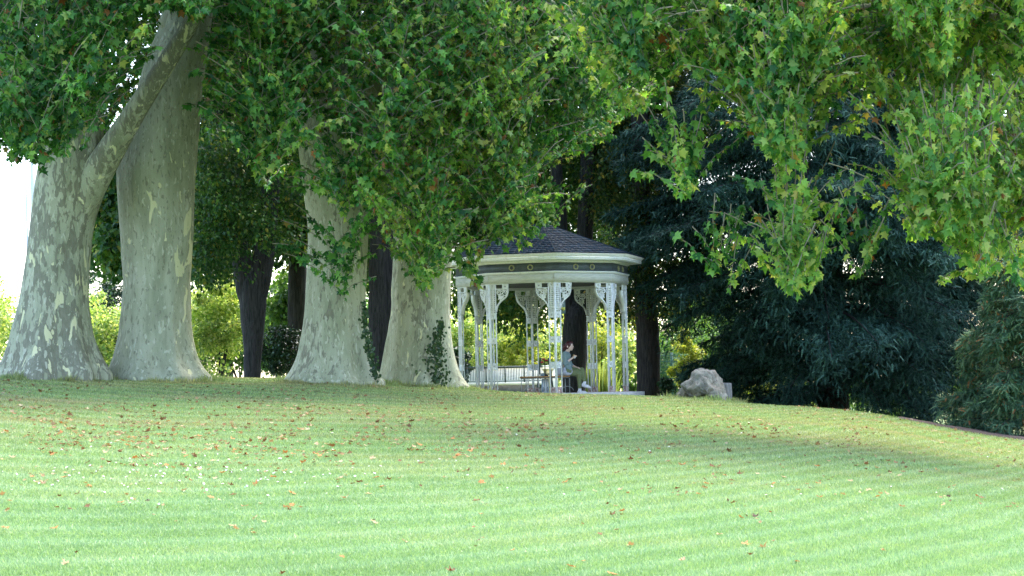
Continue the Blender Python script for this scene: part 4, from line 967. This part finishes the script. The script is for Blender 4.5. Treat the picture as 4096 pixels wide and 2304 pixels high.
m = MB(); m.box((0.2, 0, zwt / 2), (Lw + 0.6, 0.2, zwt)); m.build("wall_face", m_wallc, wb_); m = MB(); m.box((0.2, 0, zwt + 0.03), (Lw + 0.7, 0.28, 0.06)); m.build("coping", m_wallc, wb_)
pr = P(2193, 1545, 70); pr[2] = -0.35; zp = float(P(2193, 1482, 70)[2]) + 0.35
pier = thing("gate_pier", pr, "cream rendered gate pier at the end of the railing", "pier"); m_cream = mat_plain("cream_render", (0.66, 0.60, 0.36), 0.85, 0.1, 4)
m = MB(); m.box((0, 0, zp / 2), (0.30, 0.30, zp)); m.build("shaft", m_cream, pier); m = MB(); m.box((0, 0, zp + 0.03), (0.36, 0.36, 0.06)); m.build("cap", m_cream, pier)
# green wire mesh fence
YM = 67.0; fa = P(2630, 1560, YM); fb = P(2790, 1560, YM); zg = float(gz(fa[0], YM)); zt_ = float(P(2690, 1410, YM)[2])
mf = thing("mesh_fence", ((fa[0] + fb[0]) / 2, YM, zg), "green wire mesh fence between the straight brown trunk and the boulder", "fence"); Lf = float(fb[0] - fa[0]); Hf = zt_ - zg
m_mesh = mat_plain("green_wire", (0.05, 0.16, 0.14), 0.45, 0.2, 10)
for x in (-Lf / 2, -0.16, Lf / 2):
    m = MB(); m.box((x, 0, Hf / 2), (0.07, 0.05, Hf)); m.build("post", m_mesh, mf)
m = MB()
for k in range(9): m.box((0, -0.03, Hf * (k + 0.5) / 9), (Lf, 0.014, 0.018))
for k in range(28): m.box((-Lf / 2 + Lf * (k + 0.5) / 28, -0.035, Hf / 2), (0.007, 0.006, Hf - 0.02))
m.build("wire_panel", m_mesh, mf)
m_mast = mat_plain("pale_grey_metal", (0.55, 0.57, 0.6), 0.4, 0.05, 4)
for (px, w_, lab) in ((113, 0.045, "thin pale mast against the white sky left of the first trunk"), (142, 0.14, "thicker pale mast touching the left edge of the first trunk")):
    bp = P(px, 1120, 90); zb = float(gz(bp[0], 90)); bp[2] = zb; tp = P(px, 560, 90)
    ms_ = thing("mast", bp, lab, "mast"); Hm = float(tp[2] - zb)
    m = MB(); m.tube([(0, 0, 0), (0, 0, Hm * 0.5), (0, 0, Hm)], [w_ * 1.1, w_, w_ * 0.8], 12); m.build("pole", m_mast, ms_, smooth=True)
    m = MB(); m.box((0, 0, 0.15), (w_ * 5, w_ * 5, 0.3)); m.build("base", m_stone, ms_)

# ------------------------------------------------------------------ boulder, rock, stump, soil
m_rock, nt, b = new_mat("boulder_stone")
v = coords(nt); n1 = noise(nt, v, 3.2, 6, 0.65); n2 = noise(nt, v, 11, 6, 0.7); n3 = noise(nt, v, 2.0, 2)
c = ramp(nt, n1, [(0.34, (0.09, 0.085, 0.070)), (0.5, (0.21, 0.203, 0.172)), (0.66, (0.37, 0.36, 0.31))])
c = mixc(nt, ramp(nt, n3, [(0.45, (0, 0, 0)), (0.62, (0.8, 0.8, 0.8))]), c, (0.22, 0.19, 0.14))
c = mixc(nt, ramp(nt, n2, [(0.40, (0.9, 0.9, 0.9)), (0.47, (0, 0, 0))]), c, (0.11, 0.095, 0.075))
nt.links.new(c, b.inputs["Base Color"]); b.inputs["Roughness"].default_value = 0.9; bump(nt, b, n2, 0.8, 0.04)
def rock(name, outline, Y, depth, label, amp, seed):
    pts = np.array([P(2500 + 0.31056 * x, 1200 + 0.31056 * y, Y) for x, y in outline]); cen = np.array([(pts[:, 0].min() + pts[:, 0].max()) / 2, Y, pts[:, 2].min() * 0.72 + pts[:, 2].max() * 0.28])
    rel = pts - cen; an = np.arctan2(rel[:, 2], rel[:, 0]); ra = np.hypot(rel[:, 0], rel[:, 2]); o = np.argsort(an); an = an[o]; ra = ra[o]
    n1, n2 = 96, 64; V = []; f = []
    for i in range(n2 + 1):
        th = math.pi * i / n2
        for j in range(n1):
            ph = 2 * math.pi * j / n1 - math.pi
            r_ = np.interp(ph, np.concatenate([an - 2 * math.pi, an, an + 2 * math.pi]), np.tile(ra, 3))
            s = abs(math.sin(th)) ** 0.75
            V.append([math.cos(ph) * r_ * s, -math.cos(th) * depth * (0.6 + 0.4 * r_ / ra.mean()), math.sin(ph) * r_ * s])
    V = np.array(V); q = fbm(V * 4 + seed, 4); q2 = np.abs(fbm(V * 2.2 + 3 * seed, 3) - 0.44)
    d = nrm(V + 1e-6); V = V + d * ((q - 0.45) * amp - q2 * amp * 0.9)[:, None]
    for i in range(n2):
        for j in range(n1): f.append((i * n1 + j, i * n1 + (j + 1) % n1, (i + 1) * n1 + (j + 1) % n1, (i + 1) * n1 + j))
    m = MB(); m.add(V, f); o_ = m.build(name, m_rock, None, smooth=True); o_.location = cen
    return tag(o_, label, "rock")
rock("boulder", [(735, 1100), (790, 1050), (860, 985), (905, 905), (1000, 868), (1085, 885), (1160, 915), (1230, 985), (1272, 1060), (1300, 1200), (1330, 1345), (1180, 1350), (1050, 1300), (960, 1255), (880, 1250), (800, 1245), (760, 1180)], 50.6, 0.42, "big pale grey boulder at the edge of the lawn by the cedar", 0.30, 2.0)
rock("rock", [(650, 1240), (690, 1170), (740, 1110), (800, 1110), (830, 1250), (740, 1290)], 50.9, 0.22, "small brownish rock leaning against the left of the boulder", 0.09, 5.0)
sp_ = P(2905, 1600, 52); st = thing("stump", sp_, "grey weathered wooden stump just right of the boulder", "stump")
m = MB(); a = np.linspace(0, 1, 8); m.tube(np.stack([0.03 * a, 0 * a, 0.52 * a - 0.1], 1), np.interp(a, [0, 1], [0.15, 0.11]), 14)
m.build("wood", mat_dark_bark("grey_wood", (0.14, 0.13, 0.12), (0.3, 0.28, 0.26)), st)
bs = [P(px, py, Y) for px, py, Y in ((3560, 1680, 48.6), (3750, 1706, 48), (3900, 1736, 47.4), (4000, 1752, 47), (4200, 1772, 46.2), (4600, 1800, 46), (4600, 1800, 56), (3500, 1700, 56))]
Vb = []; cc = np.mean([b_[:2] for b_ in bs], axis=0)
m = MB(); n_ = len(bs); rings = 10; V = []
for i in range(rings + 1):
    for j in range(n_ * 6):
        k = j / 6; p = np.array(bs[int(k)][:2]) * (1 - k % 1) + np.array(bs[(int(k) + 1) % n_][:2]) * (k % 1); xy = cc + (p - cc) * (1 - 0.97 * i / rings); V.append([xy[0], xy[1], float(gz(xy[0], xy[1])) + (0.012 if i else -0.04) + (0.05 * vnoise(np.array([[xy[0] * 4, xy[1] * 4, 1.0]]))[0] if i else 0)])
w_ = n_ * 6; m.add(V, [(i * w_ + j, i * w_ + (j + 1) % w_, (i + 1) * w_ + (j + 1) % w_, (i + 1) * w_ + j) for i in range(rings) for j in range(w_)] + [tuple(range(rings * w_, (rings + 1) * w_))])
tag(m.build("soil_bed", m_soil, None, smooth=True), "dark brown soil bed under the conifers", "soil", kind="structure")

# ------------------------------------------------------------------ the seated woman
def remesh(o, vox):
    md = o.modifiers.new("remesh", 'REMESH'); md.mode = 'VOXEL'; md.voxel_size = vox; md.use_smooth_shade = True
    sm = o.modifiers.new("smooth", 'SMOOTH'); sm.iterations = 3; sm.factor = 0.5; return o
def limb(m, pts, rs):
    pts = [np.asarray(p, float) for p in pts]
    for i in range(len(pts) - 1):
        t = np.linspace(0, 1, 6); m.tube(pts[i] + (pts[i + 1] - pts[i]) * t[:, None], rs[i] + (rs[i + 1] - rs[i]) * t, 14)
    for p, r_ in zip(pts, rs): m.ell(p, (r_, r_, r_), None, 12, 8)
m_skin = mat_plain("skin", (0.78, 0.54, 0.44), 0.5, 0.05, 20, bmp=0); m_hair = mat_plain("dark_red_hair", (0.075, 0.014, 0.016), 0.45, 0.4, 60)
m_top = mat_plain("grey_teal_knit", (0.20, 0.27, 0.275), 0.85, 0.12, 60); m_trous = mat_plain("olive_cotton", (0.16, 0.19, 0.085), 0.85, 0.15, 30)
m_shoe = mat_plain("white_canvas", (0.72, 0.7, 0.74), 0.7, 0.05, 30); m_sole = mat_plain("shoe_sole", (0.45, 0.43, 0.42), 0.7, 0.1, 30)
m_jack = mat_plain("pale_grey_jacket", (0.40, 0.41, 0.48), 0.8, 0.1, 30); m_eye = mat_plain("eye_dark", (0.02, 0.015, 0.012), 0.3, 0, bmp=0); m_lip = mat_plain("lip", (0.45, 0.16, 0.15), 0.5, 0.05, bmp=0)
wbase = K4(1400, 660); wm = thing("person", wbase, "seated person with dark red hair, grey-teal top and olive trousers eating a sandwich", "person")
hipN, hipF = K4(1400, 565, -0.09), K4(1405, 545, 0.09); kneeN, kneeF = K4(1715, 615, -0.06), K4(1785, 520, -0.02)
ankN, ankF = K4(1735, 1010, -0.07), K4(1855, 815, -0.12)
shN, shF = K4(1348, 95, -0.165), K4(1395, 95, 0.165); elN, elF = K4(1352, 355, -0.20), K4(1500, 390, 0.17)
wrN, wrF = K4(1530, 215, -0.13), K4(1650, 452, 0.03); hdN = K4(1575, 175, -0.11)
neck0, neck1 = K4(1400, 75), K6(1172, 425); head = K6(1194, 362)
m = MB()
limb(m, [K4(1395, 540), K4(1390, 330), K4(1385, 150), K4(1395, 85)], [0.095, 0.088, 0.10, 0.07])
limb(m, [neck0, neck1, head], [0.056, 0.050, 0.055])
m.ell(head, (0.092, 0.074, 0.115)); m.ell(head + (0.012, 0, -0.055), (0.075, 0.058, 0.062)); m.ell(K6(1229, 425), (0.026, 0.026, 0.022))
m.ell(K6(1236, 345), (0.022, 0.05, 0.018)); limb(m, [K6(1243, 348), K6(1258, 377)], [0.009, 0.014]); m.ell(K6(1246, 403), (0.016, 0.025, 0.012)); m.ell(K6(1160, 372, -0.072), (0.020, 0.012, 0.030))
for a_ in (-0.02, 0.02): m.ell(K6(1225, 385, a_ * 2), (0.03, 0.02, 0.025))
for sh, el, wr in ((shN, elN, wrN), (shF, elF, wrF)): limb(m, [sh, el], [0.045, 0.036]); limb(m, [el, wr], [0.037, 0.023])
for hp, kn, ak in ((hipN, kneeN, ankN), (hipF, kneeF, ankF)): limb(m, [hp, kn], [0.075, 0.052]); limb(m, [kn, ak], [0.052, 0.034])
# near hand closed round the sandwich
def hand(m, wr, palm, d, up, across, curl, fl=0.078, spread=0.018):
    d = nrm(np.array(d)); up = nrm(np.array(up)); across = nrm(np.array(across)); Mx = np.stack([d, across, up], 1)
    limb(m, [wr, palm], [0.022, 0.024]); m.ell(palm + d * 0.012, (0.045, 0.038, 0.017), Mx)
    for k in range(4):
        L = fl * (0.86, 1.0, 0.95, 0.74)[k]; p = palm + d * 0.045 + across * (k - 1.5) * spread; v = d.copy(); pts = [p]
        for j, fr in enumerate((0.45, 0.32, 0.23)):
            c_ = curl * (j + 0.6) * 0.7; v = d * math.cos(c_) - up * math.sin(c_); pts.append(pts[-1] + v * L * fr)
        limb(m, pts, [0.0095, 0.009, 0.0085, 0.0075])
    p = palm - across * 0.034; limb(m, [p - d * 0.005, p + d * 0.03 - across * 0.022 - up * 0.01 * curl, p + d * 0.058 - across * 0.02 - up * 0.02 * curl], [0.012, 0.0105, 0.009])
hand(m, wrN, wrN + (hdN - wrN) * 0.75, (0.72, 0.05, 0.70), (-0.6, 0.2, 0.75), (0.2, 0.9, -0.1), 1.1)
pF = K4(1700, 462, -0.01)
hand(m, wrF, pF, (0.93, -0.25, -0.28), (0.3, 0, 0.95), (0.2, 0.95, 0.0), 0.55)
body = m.build("body", m_skin, wm, wbase); remesh(body, 0.0065)
for dy in (-0.033, 0.033):
    m = MB(); m.ell(K6(1240, 356, dy), (0.010, 0.013, 0.008)); m.build("eye", m_eye, body, wbase, True)
m = MB(); m.ell(K6(1250, 403), (0.012, 0.024, 0.006)); m.build("mouth", m_lip, body, wbase, True)
m = MB(); m.ell(head + (-0.022, 0, 0.028), (0.088, 0.086, 0.100)); m.ell(head + (-0.055, 0, -0.02), (0.062, 0.080, 0.075)); m.ell(head + (0.035, 0, 0.085), (0.060, 0.062, 0.038)); m.ell(K6(1105, 375), (0.048, 0.05, 0.062))
limb(m, [K6(1178, 330, -0.074), K6(1182, 372, -0.07)], [0.022, 0.012]); limb(m, [K6(1100, 390), K6(1092, 430)], [0.045, 0.022])
remesh(m.build("hair", m_hair, wm, wbase), 0.008)
m = MB()
for c_, r_ in (((1385, 160), (0.118, 0.160, 0.125)), ((1400, 250), (0.112, 0.145, 0.12)), ((1410, 350), (0.108, 0.14, 0.12)), ((1425, 450), (0.112, 0.155, 0.115)), ((1385, 90), (0.085, 0.165, 0.055))): m.ell(K4(*c_), r_)
limb(m, [shN + (0.03, 0.03, -0.01), shN, elN, elN + (wrN - elN) * 0.30], [0.062, 0.064, 0.052, 0.047]); limb(m, [shF, elF, elF + (wrF - elF) * 0.28], [0.064, 0.052, 0.047])
m.ell(K4(1470, 530), (0.075, 0.165, 0.075))
remesh(m.build("top", m_top, wm, wbase), 0.009)
m = MB(); m.ell(K4(1385, 560), (0.115, 0.175, 0.10))
limb(m, [hipN, kneeN, ankN + (0, 0, 0.035)], [0.098, 0.074, 0.047]); limb(m, [hipF, kneeF, ankF + (0, 0, 0.03)], [0.095, 0.072, 0.048])
m.ell(kneeF + (0.0, 0, -0.10), (0.066, 0.062, 0.11)); m.ell(kneeN + (0, 0, -0.13), (0.062, 0.062, 0.12))
remesh(m.build("trousers", m_trous, wm, wbase), 0.009)
m = MB()
for dx, r_ in ((1330, 0.075), (1375, 0.08), (1430, 0.07), (1475, 0.05)): m.ell(K4(dx, 640 - r_ * 500), (0.06, 0.20, r_))
limb(m, [K4(1335, 470, -0.13), K4(1345, 560, -0.18), K4(1380, 620, -0.17)], [0.035, 0.05, 0.045]); limb(m, [K4(1520, 480, -0.16), K4(1540, 560, -0.17), K4(1500, 620, -0.17), K4(1420, 645, -0.17)], [0.012, 0.014, 0.016, 0.02])
remesh(m.build("jacket", m_jack, wm, wbase), 0.009)
def shoe(ank, d, name="shoe"):
    d = nrm(np.array(d)); ac = np.array([0, 1.0, 0]); up = nrm(np.cross(d, ac)); up = up if up[2] > 0 else -up; Mx = np.stack([d, ac, up], 1)
    m = MB(); o = ank - up * 0.055
    limb(m, [ank + up * 0.015, o], [0.045, 0.045]); m.ell(o + d * -0.01, (0.055, 0.04, 0.05), Mx); m.ell(o + d * 0.075 - up * 0.012, (0.10, 0.044, 0.042), Mx); m.ell(o + d * 0.14 - up * 0.024, (0.062, 0.044, 0.028), Mx)
    s_ = remesh(m.build(name, m_shoe, wm, wbase), 0.007)
    m = MB(); m.ell(o + d * 0.065 - up * 0.045, (0.135, 0.046, 0.016), Mx); m.build("sole", m_sole, s_, wbase, True)
shoe(ankN + (0, 0, -0.012), (1, 0, -0.03)); shoe(ankF + (0.0, 0, -0.03), (0.95, 0, -0.26))
sw = thing("sandwich", hdN, "half-eaten sandwich in white paper held by the seated person", "sandwich")
m_bread = mat_plain("bread", (0.5, 0.30, 0.13), 0.8, 0.2, 60); m_paper = mat_plain("white_paper", (0.75, 0.72, 0.7), 0.7, 0.05, 30)
m = MB(); m.ell((0.012, 0, 0.028), (0.038, 0.03, 0.028), Matrix.Rotation(0.6, 3, 'Y')); m.build("bread", m_bread, sw, smooth=True); m = MB(); m.ell((0.024, 0, -0.008), (0.030, 0.032, 0.038), Matrix.Rotation(0.4, 3, 'Y')); m.build("wrapper", m_paper, sw, smooth=True)
bgp = K4(1235, 655); bag = thing("rucksack", (float(bgp[0]), YB + 0.02, bz_ + 0.015), "pale lilac-grey rucksack on the bench behind the seated person", "bag")
m = MB(); m.ell((0, 0, 0.15), (0.085, 0.13, 0.15)); m.ell((0, 0, 0.29), (0.07, 0.11, 0.11)); m.ell((0, 0, 0.06), (0.095, 0.14, 0.065)); remesh(m.build("sack", m_jack, bag), 0.012)
for dy in (-0.07, 0.07):
    m = MB(); a = np.linspace(-1.2, 1.2, 9); m.tube(np.stack([-0.08 - 0.03 * np.cos(a), 0 * a + dy, 0.2 + 0.14 * np.sin(a)], 1), np.full(9, 0.012), 6); m.build("strap", m_dbag, bag)

# ------------------------------------------------------------------ fallen leaves and daisies on the lawn
def leaf_mesh(name, mat, seed, curl):
    r_ = np.random.default_rng(seed); T = PLANE_T.copy(); T[:, :2] *= 1 + 0.12 * r_.normal(size=(len(T), 1)); T[:, 2] = curl * (T[:, 0] ** 2 * 2.0 + (T[:, 1] - .4) ** 2 * 0.9) + 0.07 * r_.normal(size=len(T)); T[:, 2] -= T[:, 2].min(); T[:, 1] -= 0.4
    return npmesh(name, T, np.concatenate([np.array(f) for f in PLANE_F]), np.full(12, 3), mat)
LV = [(leaf_mesh("fallen_leaf", m_dry[k], 11 * k + j, (0.25, 0.55, 0.1)[j]), k) for k in range(4) for j in range(3)]
LAB = ["brown curled plane leaf lying on the grass", "tan dry plane leaf lying on the grass", "orange-brown plane leaf lying on the grass", "nearly black shrivelled leaf lying on the grass"]
LGR = ["brown leaves scattered on the lawn", "tan leaves scattered on the lawn", "orange leaves scattered on the lawn", "black leaves scattered on the lawn"]
n_big, n_all = 300, 3600
px = R.uniform(-250, 4350, 40000); py = R.uniform(1490, 2330, 40000)
dens = 0.20 + 1.0 * np.exp(-((py - (1690 + 0.012 * px)) / 110) ** 2) * np.clip(1.25 - px / 4200, 0.25, 1) + 0.55 * np.exp(-((py - 1610) / 60) ** 2) * (px < 2100)
dens *= 0.22 + 1.5 * np.clip((fbm(np.stack([px / 190, py / 38, 0 * px], 1), 3) - 0.40) * 5.5, 0, 1); dens *= np.clip((2130 - py) / 420, 0.05, 1)
ok = R.random(40000) < dens; px, py = px[ok], py[ok]; Yl = solve_ground(px, py); k = ~np.isnan(Yl); px, py, Yl = px[k], py[k], Yl[k]
upx, upy = unroll(px, py); Xl = (upx - 2048) / F * Yl; Zl = gz(Xl, Yl); n_all = min(n_all, len(Xl)); sel = R.permutation(len(Xl))[:n_all]; Xl, Yl, Zl = Xl[sel], Yl[sel], Zl[sel]
szl = 0.035 + 0.055 * R.random(n_all) ** 1.5 ; app = szl / Yl; order = np.argsort(-app)
for i in order[:n_big]:
    me, kd = LV[int(R.choice(12, p=np.array([3, 3, 3, 4, 4, 4, 2.6, 2.6, 2.6, .2, .2, .2]) / 29.4))]
    o = bpy.data.objects.new("fallen_leaf", me); sc.collection.objects.link(o); o.location = (Xl[i], Yl[i], Zl[i] + 0.018)
    o.rotation_euler = (R.normal(0, 0.25), R.normal(0, 0.25), R.random() * 6.28); o.scale = (szl[i],) * 3
    tag(o, LAB[kd], "leaf", LGR[kd])
rest = order[n_big:]; cl = Cloud(); nr = len(rest)
ax = np.stack([R.normal(size=nr), R.normal(size=nr), R.normal(0, 0.25, nr)], 1)
cl.leaves(np.stack([Xl[rest], Yl[rest], Zl[rest] + 0.022], 1), ax, np.array([0, 0, 1.0]) + R.normal(0, 0.3, (nr, 3)), szl[rest], PLANE_T * np.array([1, 1, -1.2]), PLANE_F)
tag(cl.build("leaf_litter", [m_litter], None, (0, 0, 0)), "small dry leaves strewn across the upper lawn", "leaves", kind="stuff")
# daisies
m_yc = mat_plain("daisy_heart", (0.6, 0.45, 0.05), 0.7, 0.1, bmp=0)
m = MB(); m.tube([(0, 0, 0), (0.004, 0, 0.03), (0, 0, 0.05)], [0.0025, 0.0025, 0.0025], 4, 2)
for j in range(10):
    a = j * math.pi / 5; u = np.array([math.cos(a), math.sin(a), 0.12]); w2 = np.array([-math.sin(a), math.cos(a), 0]) * 0.28
    m.add([(0, 0, 0.05), (u * 0.6 + w2) * 0.017 + (0, 0, 0.05), u * 0.017 + (0, 0, 0.05), (u * 0.6 - w2) * 0.017 + (0, 0, 0.05)], [(0, 1, 2, 3)])
m.ell((0, 0, 0.054), (0.006, 0.006, 0.004), None, 8, 5, 1)
o0 = m.build("daisy", [m_petal, m_yc, m_lawn], None)
nd = 240; px = np.concatenate([R.normal(560, 330, 95), R.normal(1100, 350, 40), R.uniform(0, 4096, 45)]); py = np.concatenate([R.normal(1915, 50, 95), R.normal(1900, 45, 40), R.uniform(1700, 2000, 45)])
Yd = solve_ground(px, py); first = True
for a, b2, y_ in zip(px, py, Yd):
    if np.isnan(y_): continue
    ux, uy = unroll(a, b2); x_ = (ux - 2048) / F * y_
    o = o0 if first else link(o0.copy())
    first = False
    o.location = (x_, y_, float(gz(x_, y_)) - 0.004); o.rotation_euler = (R.normal(0, 0.3) + 0.35, R.normal(0, 0.3), R.random() * 0.8); o.scale = (R.uniform(0.55, 1.0),) * 3
    tag(o, "small white daisy in the short grass of the lawn", "daisy", "daisies in the lawn")
